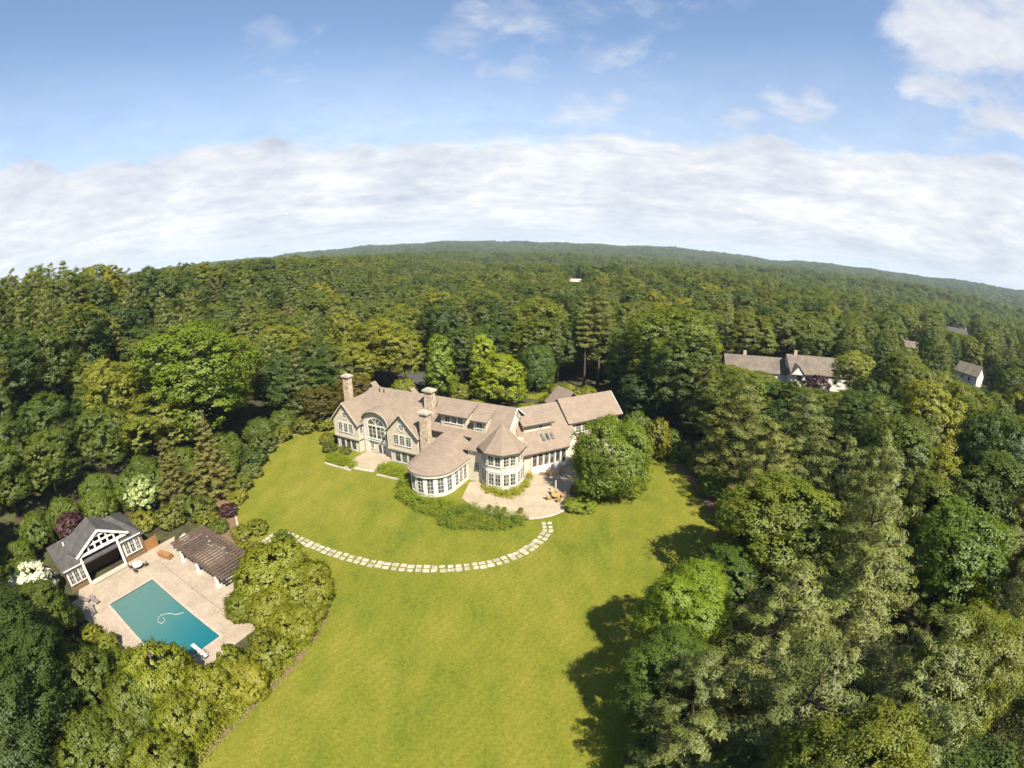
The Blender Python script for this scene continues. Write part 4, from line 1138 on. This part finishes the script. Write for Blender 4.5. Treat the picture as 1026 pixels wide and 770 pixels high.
for x, y, R, H, l, c in ((-39.6, 56.6, 1.9, 1.7, 'low yellow green shrub above the bend of the stepping stones', (1.2, 1.1, .7)), (-34.0, 54.4, 1.6, 1.5, 'round dark green shrub inside the bend of the stepping stones', (.75, .9, .7)),
                         (-38.8, 50.0, 2.0, 1.9, 'bright yellow green shrub between pergola and stepping stones', (1.35, 1.2, .7)), (-34.0, 50.0, 2.2, 2.0, 'bright yellow green shrub below the bend of the stepping stones', (1.35, 1.2, .7)),
                         (-41.5, 54.6, 1.6, 1.6, 'yellow green shrub beside the end of the stepping stones', (1.2, 1.15, .7)),
                         (10.9, 67.2, 2.5, 1.5, 'low dome shaped shrub at the patio corner in front of the maple', (1.15, 1.3, .7)), (11.6, 71.6, 1.5, 1.9, 'bronze shrub between the patio and the maple', (1.1, .6, .5)),
                         (-34.6, 87.6, 1.3, 1.4, 'low shrub against the left bay of the mansion', (.9, .9, .7)), (-38.4, 88.5, 1.6, 1.6, 'shrub at the left corner of the mansion', (.9, .9, .7)), (-40.5, 93, 1.9, 2.0, 'shrub beside the left gable wall of the mansion', (1, .9, .7)),
                         (13.5, 82.5, 1.5, 1.6, 'shrub before the garage wall behind the maple', (.8, .9, .7))):
    tree('bush', x, y, R, H, l, None, c)


def hedge(name, poly, height, label, color=(1, 1, 1), size=.18, per=60, sp=.74, r=.70, seed=1, lump=.34, cat='hedge'):
    g = np.random.default_rng(seed); P2 = np.array(poly)
    lo, hi = P2.min(0), P2.max(0)
    c = np.array([(x, y) for x in np.arange(lo[0], hi[0], sp) for y in np.arange(lo[1], hi[1], sp)]); c = c + g.uniform(-.3, .3, c.shape) * sp
    ins, dist = inside(P2, c)
    k = ins & (dist > r * .35)
    c, dist = c[k], dist[k]
    h = height * (1 + lump * np.sin(c[:, 0] * 1.1 + seed) * np.sin(c[:, 1] * 1.3)) * np.clip(.45 + dist / (height * 1.1), .4, 1)
    cc = [np.column_stack([c, h - r * .7])]; co = [np.column_stack([np.zeros_like(c), np.ones(len(c))])]
    e = dist < sp * 1.6
    for f in (.25, .6): cc.append(np.column_stack([c[e], (h[e] - r) * f + .15])); co.append(np.column_stack([np.zeros_like(c[e]), np.full(e.sum(), .4)]))
    cc = np.vstack(cc); co = unit(np.vstack(co) + 1e-6)
    ctr = P2.mean(0)
    cr = r * (.55 + .8 * g.random(len(cc)))
    me = build_crown('hedge', g, cc, cr, co, per, size, 'hedge', flat=.85)
    off = np.array([ctr[0], ctr[1], 0])
    o = bpy.data.objects.new(name, me); COL.objects.link(o)
    v = np.empty(len(me.vertices) * 3, np.float32); me.vertices.foreach_get('co', v); v = v.reshape(-1, 3) - off; me.vertices.foreach_set('co', v.astype(np.float32).ravel())
    o.location = off; o.color = (*color, 1)
    return tag(o, label, cat)


def inside(P2, c):
    """point in polygon and distance to its edge, for many points"""
    a = P2; b = np.roll(P2, -1, 0); ins = np.zeros(len(c), bool); d = np.full(len(c), 1e9)
    for (x0, y0), (x1, y1) in zip(a, b):
        cond = (y0 > c[:, 1]) != (y1 > c[:, 1])
        with np.errstate(divide='ignore', invalid='ignore'):
            ins ^= cond & (c[:, 0] < (x1 - x0) * (c[:, 1] - y0) / (y1 - y0 + 1e-12) + x0)
        e = np.array([x1 - x0, y1 - y0]); L = e @ e + 1e-9
        t = np.clip(((c - (x0, y0)) @ e) / L, 0, 1)
        d = np.minimum(d, np.linalg.norm(c - (np.array([x0, y0]) + t[:, None] * e), axis=1))
    return ins, d


HC = (1.25, 1.4, .8)
hedge('hedge', [(-20.6, 77), (-19.9, 69.8), (-16.5, 66), (-12.8, 64.2), (-10.9, 63.6), (-9.3, 69.4), (-12.2, 68.6), (-14.4, 69), (-17.0, 71), (-18.2, 75)], 2.0, 'clipped green hedge wrapped round the foot of the sunroom pavilion', HC, seed=3)
hedge('hedge', [(-11.2, 63.4), (-10.8, 61.4), (-7.9, 60.2), (-3.4, 60.0), (.3, 60.6), (2.3, 62.2), (2.6, 64.0), (.6, 64.2), (-2.8, 65.2), (-5.6, 66.6), (-8.0, 67.6)], 1.9, 'long green hedge between the patio edge and the curve of stepping stones', HC, seed=4)
hedge('hedge', [(-5.6, 77), (-5.6, 74.3), (-4.1, 71.6), (-1.3, 69.9), (1.4, 70.9), (3.3, 74.4), (3.9, 79.0), (2.4, 79.2), (2.0, 75.8), (.6, 73.4), (-1.6, 72.5), (-4.0, 73.6)], 1.1, 'low yellow green hedge ringing the round tower', (1.6, 1.5, .7), seed=5, lump=.15)
hedge('hedge', [(-38.2, 86.2), (-37.2, 82.6), (-30.9, 80.0), (-29.6, 82.0), (-31.5, 83.5), (-36, 86.6)], 1.2, 'clipped hedge in front of the left bay of the mansion', HC, seed=6)
hedge('hedge', [(-25.8, 80.4), (-25.2, 78.5), (-19.9, 76.4), (-19.2, 79), (-21.3, 81.6), (-24.8, 82)], 1.2, 'clipped hedge right of the terrace steps', HC, seed=7)
for q in PLANTERS:
    g = np.random.default_rng(3); del q['_plant']
    c = dirs(g, 9) * .22; c[:, 2] = abs(c[:, 2]) + .7
    o = bpy.data.objects.new('foliage', build_crown('planter_foliage', g, c, np.full(9, .2), unit(c), 30, .16, 'hedge')); COL.objects.link(o); o.parent = q

# shrubbery between pool and lawn
POOLSIDE = [(-29.6, 42.8, 4.6, 6.6, 'large round bush tree at the pool corner nearest the house', (1.25, 1.2, .75)), (-25.4, 42.4, 3.6, 5.2, 'rounded shrub between the large round pool bush and the lawn', (1.35, 1.2, .7)),
            (-34.6, 23.0, 3.7, 6.6, 'tallest shrub at the near left end of the pool hedge', (1.15, 1.15, .7)), (-29.4, 23.6, 2.9, 4.8, 'shrub at the near lawn corner of the pool hedge', (1.3, 1.2, .7)),
            (-28.2, 28.2, 2.5, 3.4, 'shrub near the diving board', (1.25, 1.2, .7)), (-25.6, 31.4, 2.4, 3.4, 'shrub on the lawn side of the diving board', (1.35, 1.2, .7)), (-24.6, 36.4, 2.6, 3.6, 'shrub on the lawn edge midway along the pool hedge', (1.4, 1.25, .7)),
            (-30.5, 20.0, 3.0, 5.0, 'shrub at the bottom lawn edge below the pool hedge', (1.2, 1.15, .7)), (-38.0, 22.0, 2.8, 3.6, 'shrub beside the hidden pool corner', (1.0, 1.1, .7)), (-42.5, 23.6, 2.6, 2.8, 'low shrub along the near pool deck', (.95, 1.05, .7)), (-47.0, 25.6, 2.2, 2.0, 'low shrub at the middle of the near pool deck', (1.1, 1.1, .7)),
            (-51.5, 27.0, 1.7, 1.6, 'bright low shrub right of the bed at the deck corner', (1.3, 1.2, .7)), (-56.5, 28.0, 1.9, 1.7, 'bright low shrub at the deck corner by the loungers', (1.3, 1.25, .7)), (-60.5, 28.4, 2.3, 2.4, 'green low shrub between dogwood and deck', (1.0, 1.1, .7)), (-36, 19.5, 3.2, 5.6, 'dark shrub below the tallest pool hedge shrub', (.75, .85, .7))]
for i, (x, y, R, H, l, c) in enumerate(POOLSIDE):
    if R > 2.5:
        v = KIND.setdefault('bigbush', [])
        if len(v) < 3: v.append((broad('bush_crown', 160 + len(v), R=4.0, H=6.0, base=.3, lobes=13, clumps=80, per=56, size=.26, m='hedge'), trunk_mesh('bush_stem', 170 + len(v), 6, .12, .7, 7, 3.0), 4.0, 6.0)); 
        PART_NAMES['bigbush'] = 'shrub'
        e = tree('bigbush', x, y, R, H, l, None, tuple(q * 1.05 for q in c), 'shrub', var=len(v) - 1 if i < 3 else None)
    else: tree('bush', x, y, R, H, l, None, c)

for x, y, R, H, l, c in ((-28.0, 37.6, 2.6, 4.2, 'shrub filling the gap between the large round pool bush and the diving board', (1.3, 1.2, .7)), (-24.0, 39.2, 2.3, 3.4, 'low shrub on the lawn edge below the rounded pool shrub', (1.4, 1.25, .7)),
                         (-26.6, 26.6, 2.4, 3.4, 'low shrub on the lawn edge below the diving board', (1.35, 1.2, .7)), (-30.4, 14.6, 3.0, 4.2, 'shrub at the very bottom of the lawn edge', (1.1, 1.1, .7)), (-31.8, 38.2, 2.6, 3.6, 'shrub between the pergola terrace and the pool hedge', (1.2, 1.15, .7))):
    tree('bigbush', x, y, R, H, l, None, c, 'shrub')
g_ = random.Random(5)
for i in range(16):
    x, y = -36 - 40 * g_.random(), 6 + 14 * g_.random()
    if x < -62 and y > 17: continue
    tree('bigbush', x, y, 2.6 + 1.4 * g_.random(), 3.5 + 2.5 * g_.random(), 'dark green shrub in the thicket at the lower left below the pool', 'thicket shrubs at the lower left', (.75, .85, .75), 'shrub')
rl = smooth_line(LAWN_RIGHT, 3)
for i, (x, y) in enumerate(rl):
    if y > 96 or i % 2: continue
    o_ = 2.4 if y > 50 else 2.0
    tree('bigbush', x + o_ + g_.random() * .8, y - .6 * o_ * (y < 60), 2.2 + g_.random(), 3.0 + 2.4 * g_.random(), 'dark green undergrowth shrub at the foot of the right wood', 'undergrowth along the right lawn edge', (.8, .95, .7), 'shrub')

hedge('hedge', [(-29.0, 12.5), (-27.4, 18.5), (-25.2, 25), (-23.0, 31.5), (-21.9, 37), (-22.3, 41.8), (-25.5, 41.5), (-25.8, 37), (-26.6, 32), (-28.8, 25.5), (-31.2, 19), (-33, 13)], 1.3, 'loose yellow green hedge edging the lawn below the pool shrubs', (1.5, 1.4, .7), size=.22, sp=.8, r=.75, seed=12, lump=.45)

tree('pinefine', 12.4, 17.0, 4.6, 13, 'small grey green pine at the bottom of the picture by the lawn edge', 'near grey green pines', GR, var=1)
tree('broadnear', 13.4, 26.8, 4.0, 10.5, 'dark leafy tree between the bright slender tree and the small pine', color=(.8, .95, .7), var=2)
for x, y, R, H in ((-76, 33, 3.2, 5), (-76, 46, 3.4, 6), (-72, 52, 3.2, 5.5), (-66, 64, 3.4, 6), (-60, 70, 3.2, 5), (-57, 75, 3.4, 5.5), (-61, 82, 3.4, 5.5), (-58, 92, 3.4, 5), (-55, 100, 3.2, 5), (-66, 72, 3.6, 6), (-69, 59, 3.4, 6), (-78, 40, 3.4, 6), (-54, 69.5, 2.6, 4), (-70, 30, 3.2, 5), (-73, 23, 3.0, 5), (-77, 56, 3.6, 6), (-72, 66, 3.6, 6)):
    tree('bigbush', x, y, R, H, 'dark green undergrowth shrub below the wooded slope behind the pool house', 'undergrowth below the left slope', (.75, .9, .7), 'shrub')

for x, y, R, H in ((-34, 112, 3, 4), (-29, 116, 3.2, 4.5), (-24, 115, 3, 4), (-14, 112, 2.6, 3), (-9, 113, 2.8, 3.2), (4, 112, 2.6, 3), (10, 116, 3, 4), (17, 112, 3, 4.5), (22, 109, 3, 5), (-30, 124, 3.4, 5.5), (-14, 124, 3, 4.5), (13, 124, 3, 4.5), (19, 119, 3.2, 5)):
    tree('bigbush', x, y, R, H, 'yellow green shrub in the planting behind the mansion roofs', 'shrubs behind the mansion', (1.2, 1.15, .75), 'shrub')

for x, y, R, H in ((-84, 51, 5.5, 15), (-82, 66, 5.5, 16), (-93, 60, 6, 16), (-79, 78, 5, 14), (-90, 74, 6, 16), (-88, 42, 5.5, 15)):
    tree('broadfine', x, y, R, H, 'dark green broadleaf tree low on the wooded slope behind the pool house', 'dark green trees behind the pool house', (.8, .9, .75))
# ------------------------------------------------------------------ neighbouring houses seen through the trees
def neighbour(name, x, y, deg, parts, label, wallm, roofm, chim=None, wins=(), z=None):
    z = float(land(x, y)) if z is None else z
    h = empty(name, (x, y, z), label, 'house', 'houses among the trees')
    f = Fr((x, y, z), deg)
    for u0, u1, n0, n1, ez, rz in parts:
        MB().box(f, u0, u1, n0, n1, -2, ez).wallpoly_u(f, [(n0, ez), (n1, ez), ((n0 + n1) / 2, rz - .2)], u0, u1).obj('wall', M[wallm], h)
        r = MB(); m_ = (n0 + n1) / 2; o = .5; s = (rz - ez) / (m_ - n0) * o
        r.slab(f, [(u0 - o, n0 - o, ez - s), (u1 + o, n0 - o, ez - s), (u1 + o, m_, rz), (u0 - o, m_, rz)]); r.slab(f, [(u1 + o, n1 + o, ez - s), (u0 - o, n1 + o, ez - s), (u0 - o, m_, rz), (u1 + o, m_, rz)])
        r.obj('roof', M[roofm], h)
    for u, w_, z0, hh, n in wins: window(f, u, z0, w_, hh, n, h, 2, 2, fw=.18)
    if chim:
        for u, n, t in chim: MB().box(f, u - .6, u + .6, n - .5, n + .5, 3, t).obj('chimney', M['stone'], h)
    return h
n1 = neighbour('neighbour_house', 102, 138, -14, [(-9, 15, -5, 9, 5.6, 10.2), (-31, -9.1, 0, 9, 4.0, 8.2)], 'long tan roofed house among the trees right of the mansion', 'white', 'farroof',
               [(-6, 2, 11.6), (-24, 5, 9.6)], [(-6, 1.6, 2.6, 1.9, -5), (-2.5, 1.6, 2.6, 1.9, -5), (1, 1.6, 2.6, 1.9, -5), (4.5, 1.6, 2.6, 1.9, -5), (8, 1.6, 2.6, 1.9, -5)])
f1 = Fr((102, 138, float(land(102, 138))), -14)
k = MB(); k.wallpoly_n(f1, [(-9.5, 5), (-4.5, 5), (-7, 7.8)], -6.2, 0); k.obj('front_gable', M['white'], n1)
k = MB(); k.slab(f1, [(-10, -6.5, 4.7), (-7, -6.5, 8.1), (-7, 2, 8.1), (-10, 2, 4.7)]); k.slab(f1, [(-7, -6.5, 8.1), (-4, -6.5, 4.7), (-4, 2, 4.7), (-7, 2, 8.1)]); k.obj('roof', M['farroof'], n1)
neighbour('neighbour_house', 372, 280, -24, [(-14, 16, -6, 6, 5.5, 10)], 'grey roofed white house far off at the right', 'white', 'greyroof', [(10, 0, 11.5)], [(-6, 2.2, 2, 2, -6), (0, 2.2, 2, 2, -6), (6, 2.2, 2, 2, -6)])
neighbour('neighbour_house', 201, 135, -75, [(-9, 3, -5, 5, 6.0, 9.8)], 'white gabled house among the trees at the right picture edge', 'white', 'farroof', None, [(-5, 1.3, 3, 1.6, -5), (-1, 1.3, 3, 1.6, -5)])
neighbour('neighbour_house', 217, 196, -20, [(-5, 6, -5, 5, 4.0, 7.4)], 'small tan house glimpsed between far trees above the blue spruce', 'wall', 'farroof', None, [(0, 1.5, 1.4, 1.6, -5)])
neighbour('neighbour_house', 57, 420, -10, [(-6, 7, -5, 5, 5.0, 9.5)], 'white house glimpsed above the forest behind the tall pines', 'white', 'cap', None, [(0, 1.8, 2, 2, -5)])

# ------------------------------------------------------------------ the forest
CLEAR = [np.array(LAWN), np.array([(-30, 104), (-27, 126), (12, 130), (14, 108)]), np.array([(-45, 80), (-44, 100), (-34, 110), (-10, 106), (14, 108), (27, 104), (30, 88), (6, 66), (-40, 80)]),
         np.array([P_(-19, -13), P_(-19, 7), P_(-6, 13), P_(15, 14), P_(24, 4), P_(22, -14), P_(4, -14)]), np.array([(-40, 20), (-27, 12), (-20, 46), (-40, 44)]),
         np.array([(-32, 139), (-28, 138), (-26, 148), (-30, 152), (-36, 148)])]
SIGHT = [(97, 130, 3.0, 10), (104, 129, 3.0, 10), (110, 128, 3.5, 8), (102, 136, 6, 15), (93, 139, 6, 15), (80, 141, 5, 10), (110, 136, 6, 12), (120, 136, 6, 8), (372, 280, 7, 20), (380, 276, 6, 12), (201, 134, 6, 10), (199, 140, 4, 7), (215, 194, 4, 8), (57, 420, 7.2, 9), (25.6, 139, 9, 3), (21.2, 136, 9, 3), (-66, 28.6, 3.5, 5), (73, 146, 5, 8), (-3, 122, 3, 9), (-20, 128, 3, 8), (7, 133, 4, 8), (201, 132, 1.5, 12), (206, 134, 2, 10), (98, 132, 1.5, 12)] + [(*P_(u_, n_), .3, 4) for u_, n_ in ((-4, -12), (2, -11), (8, -9.8), (13, -8.5), (-8, -12.4))]
HOUSES = [(102, 140, 17), (80, 143, 15), (372, 280, 18), (201, 132, 12), (217, 196, 9), (57, 420, 9)]
# shapes that the named trees already fill
def forest_points():
    g = np.random.default_rng(11); pts = []
    r = 8.0
    while r < 4300:
        if r < 320: sp = 10.8
        elif r < 900: sp = 13
        elif r < 1800: sp = 14
        else: sp = 21
        W_ = 250 if r < 70 else 154
        n = max(1, int(R_(W_) * r / sp))
        a = R_(-W_ / 2) + R_(W_) * (np.arange(n) + g.random(n) * .75) / n
        rr = r + g.uniform(-.42, .42, n) * sp
        pts.append(np.column_stack([rr * np.sin(a), rr * np.cos(a)])); r += sp * .92
    return np.vstack(pts), g
PT, G_ = forest_points()
X, Y = PT.T
RR = np.hypot(X, Y)
near = RR < 330
n_ = len(PT)
zone_right = (X > 24) & (Y < 105) & (RR < 150)
hill_left = (X < -60) & (RR < 330)
u1, u2, u3 = G_.random(n_), G_.random(n_), G_.random(n_)
conif = np.where(zone_right, u1 < np.where(RR < 42, .85, np.where(RR < 62, .5, .30)), np.where(hill_left, u1 < (.08 + .30 * (RR > 130)), u1 < .12 + .35 * (RR > 1600) + .10 * (np.sin(X / 97) * np.sin(Y / 120) > .3)))
Hh = np.where(conif, 18 + 6 * u2, 15 + 9 * u2)
Rr = np.where(conif, 4.8 + 2.2 * u3, 5.2 + 5.2 * u3 ** 1.8)
far = RR > 900
Rr = np.where(RR > 1800, Rr * 2.1, np.where(far, Rr * 1.5, Rr)); Hh = np.where(far, Hh * (.62 + .65 * G_.random(n_)), Hh)
pool_low = (X < -24) & (X > -75) & (Y < 34)
Hh = np.where(pool_low, Hh * .60, Hh); Rr = np.where(pool_low, Rr * .8, Rr)
close_r = zone_right & (RR < 62)
keep = np.ones(n_, bool)
idx = np.where(RR < 260)[0]
for P2 in CLEAR:
    i_, d_ = inside(P2, PT[idx]); bad = i_ | (d_ < np.minimum(Rr[idx] * .85, 4.6)); keep[idx[bad]] = False
keep &= ~((RR < 9)) & ~((X > -30) & (X < 9.5) & (Y < 30))
for x, y, r in HOUSES: keep &= np.hypot(X - x, Y - y) > r
for x, y, R, H in TREES: keep &= np.hypot(X - x, Y - y) > np.minimum(R + Rr, 13) * .48
Z = land(X, Y)
for x, y, zt, w in SIGHT:                                            # keep the view from the drone to what the photograph shows
    d = np.hypot(x, y); ux, uy = x / d, y / d
    s = X * ux + Y * uy; off = np.abs(X * uy - Y * ux)
    zz = CAM_H + (zt + float(land(x, y)) - CAM_H) * s / d
    hit = (s > 10) & (s < d) & (off < Rr * .75 + w * .45) & (Z + Hh > zz)
    cut = hit & (zz - Z > 5.5); Hh = np.where(cut, np.minimum(Hh, zz - Z - .3), Hh); keep &= ~(hit & ~cut)
X, Y, Z, Hh, Rr, RR, conif, u3, zone_right, hill_left = [q[keep] for q in (X, Y, Z, Hh, Rr, RR, conif, u3, zone_right, hill_left)]
ft = G_.random(len(X))

# which of them show largest: paint crowns far to near into a small fisheye picture
def fish(x, y, z):
    v = np.stack([x, y, z - CAM_H]); v = v / np.linalg.norm(v, axis=0); p = R_(15.9)
    f = v[1] * cos(p) - v[2] * sin(p); u = v[1] * sin(p) + v[2] * cos(p); th = np.arccos(np.clip(f, -1, 1)); s = np.hypot(v[0], u) + 1e-9
    return 256 + 240 * th * v[0] / s, 192 - 240 * th * u / s
buf = np.full((384, 512), -1, int)
cand = np.where(RR < 700)[0]; allx = [(X[i], Y[i], Z[i], Rr[i], Hh[i], i) for i in cand] + [(x, y, float(land(x, y)), R, H, -2) for x, y, R, H in TREES]
allx.sort(key=lambda q: -(q[0] ** 2 + q[1] ** 2))
yy, xx = np.mgrid[0:384, 0:512]
for x, y, z, R, H, i in allx:
    px, py = fish(np.array([x, x]), np.array([y, y]), np.array([z + H * .25, z + H])); d = math.dist((x, y, z + H * .6), (0, 0, CAM_H))
    cx, cy = px.mean(), py.mean(); a = 240 * R * .9 / d; b = max(abs(py[1] - py[0]) / 2, a * .7); 
    x0, x1, y0, y1 = int(max(cx - a - 1, 0)), int(min(cx + a + 2, 512)), int(max(cy - b - 1, 0)), int(min(cy + b + 2, 384))
    if x0 >= x1 or y0 >= y1: continue
    m_ = ((xx[y0:y1, x0:x1] - cx) / a) ** 2 + ((yy[y0:y1, x0:x1] - cy) / b) ** 2 < 1
    buf[y0:y1, x0:x1][m_] = i
ids, cnt = np.unique(buf[buf >= 0], return_counts=True)
order = ids[np.argsort(-cnt)]
chosen = set(order[:252].tolist())
Lc = {0: ('dark green', DK), 1: ('mid green', MD), 2: ('yellow green', YG)}
for i in order[:252]:
    x, y = float(X[i]), float(Y[i]); c = bool(conif[i])
    t = 0 if ft[i] < .30 else (1 if ft[i] < .72 else 2)
    d = float(RR[i])
    if zone_right[i]: where = 'in the wood right of the lawn'; grp = 'right wood'
    elif hill_left[i] and y > 30: where = 'on the wooded slope left of the lawn'; grp = 'left slope'
    elif x < -20 and y < 60: where = 'in the wood below and left of the pool'; grp = 'wood by the pool'
    elif x > 40: where = 'in the forest round the neighbouring houses'; grp = 'forest round the neighbours'
    else: where = 'in the forest behind the mansion'; grp = 'forest behind the mansion'
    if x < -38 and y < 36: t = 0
    if c:
        w_ = ('olive green', 'grey green', 'grey green')[t]; col = (OL, GR, GR)[t]
        k_ = 'pinefine' if d < 75 else 'pine'
        if u3[i] > .8 and not zone_right[i]: k_ = 'spruce'
        nm = 'spruce' if k_ == 'spruce' else 'pine'
    else:
        w_, col = Lc[t]; k_ = 'broadnear' if d < 50 else 'broadfine' if d < 95 else 'broad'; nm = 'broadleaf tree'
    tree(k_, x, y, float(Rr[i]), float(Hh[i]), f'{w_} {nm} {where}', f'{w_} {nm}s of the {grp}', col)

# everything further or smaller: one mass of trees, instanced on points
rest = np.array([i for i in range(len(X)) if i not in chosen])
VAR = [('broad', i) for i in range(6)] + [('pine', i) for i in range(3)]
for k, i in VAR:
    if (k, i) not in PROTO: raise RuntimeError('missing ' + k)
me = bpy.data.meshes.new('far_forest'); me.vertices.add(len(rest))
me.vertices.foreach_set('co', np.column_stack([X[rest], Y[rest], Z[rest]]).astype(np.float32).ravel())
pr_v = np.where(conif[rest], 6 + (ft[rest] * 3).astype(int), (ft[rest] * 6).astype(int)).astype(np.int32)
me.attributes.new('variant', 'INT', 'POINT').data.foreach_set('value', pr_v)
sc_ = np.column_stack([Rr[rest] / 5.0, Rr[rest] / 5.0, Hh[rest] / 20.0]).astype(np.float32)
me.attributes.new('size', 'FLOAT_VECTOR', 'POINT').data.foreach_set('vector', sc_.ravel())
rt = np.zeros((len(rest), 3), np.float32); rt[:, 2] = G_.random(len(rest)) * 6.28
me.attributes.new('turn', 'FLOAT_VECTOR', 'POINT').data.foreach_set('vector', rt.ravel())
fo = bpy.data.objects.new('far_forest', me); COL.objects.link(fo)
tag(fo, 'mixed forest of countless trees reaching to the hills on the horizon', 'forest', kind='stuff')
ng = bpy.data.node_groups.new('forest_points', 'GeometryNodeTree')
ng.interface.new_socket('Geometry', in_out='INPUT', socket_type='NodeSocketGeometry'); ng.interface.new_socket('Geometry', in_out='OUTPUT', socket_type='NodeSocketGeometry')
t = NT(ng); gi = t.new('NodeGroupInput'); go = t.new('NodeGroupOutput'); jn = t.new('GeometryNodeJoinGeometry')
def attr(nm, ty):
    n = t.new('GeometryNodeInputNamedAttribute', data_type=ty); n.inputs['Name'].default_value = nm
    return n.outputs['Attribute']
va, sa, ta = attr('variant', 'INT'), attr('size', 'FLOAT_VECTOR'), attr('turn', 'FLOAT_VECTOR')
e2r = t.new('FunctionNodeEulerToRotation'); t.put(e2r.inputs[0], ta)
for j, (k, i) in enumerate(VAR):
    ob = t.new('GeometryNodeObjectInfo', transform_space='ORIGINAL')
    ob.inputs['Object'].default_value = [c for c in PROTO[(k, i)].children if c.name.startswith('crown')][0]
    cmp_ = t.new('FunctionNodeCompare', data_type='INT', operation='EQUAL'); t.put(cmp_.inputs['A'] if False else cmp_.inputs[2], va); cmp_.inputs[3].default_value = j
    ip = t.new('GeometryNodeInstanceOnPoints')
    t.put(ip.inputs['Points'], gi.outputs[0]); t.put(ip.inputs['Selection'], cmp_.outputs[0]); t.put(ip.inputs['Instance'], ob.outputs['Geometry'])
    t.put(ip.inputs['Rotation'], e2r.outputs[0]); t.put(ip.inputs['Scale'], sa)
    t.l.new(ip.outputs[0], jn.inputs[0])
t.l.new(jn.outputs[0], go.inputs[0])
md = fo.modifiers.new('forest', 'NODES'); md.node_group = ng
fo.color = (1, 1, 1, 1)
print('TREES', len(TREES), 'forest points', len(rest), 'visible candidates', len(order))

# ------------------------------------------------------------------ the air
HAZE = 8.0e-5
if HAZE:
    mh = bpy.data.materials.new('haze_air'); mh.use_nodes = True
    t = NT(mh.node_tree); t.n.clear(); out = t.new('ShaderNodeOutputMaterial')
    v = t.new('ShaderNodeVolumePrincipled'); v.inputs['Color'].default_value = (.62, .80, 1, 1); v.inputs['Density'].default_value = HAZE
    t.l.new(v.outputs[0], out.inputs['Volume'])
    o = MB().box(WORLD, -6400, 6400, -6400, 6400, -8, 170).obj('haze', mh); tag(o, kind='stuff')
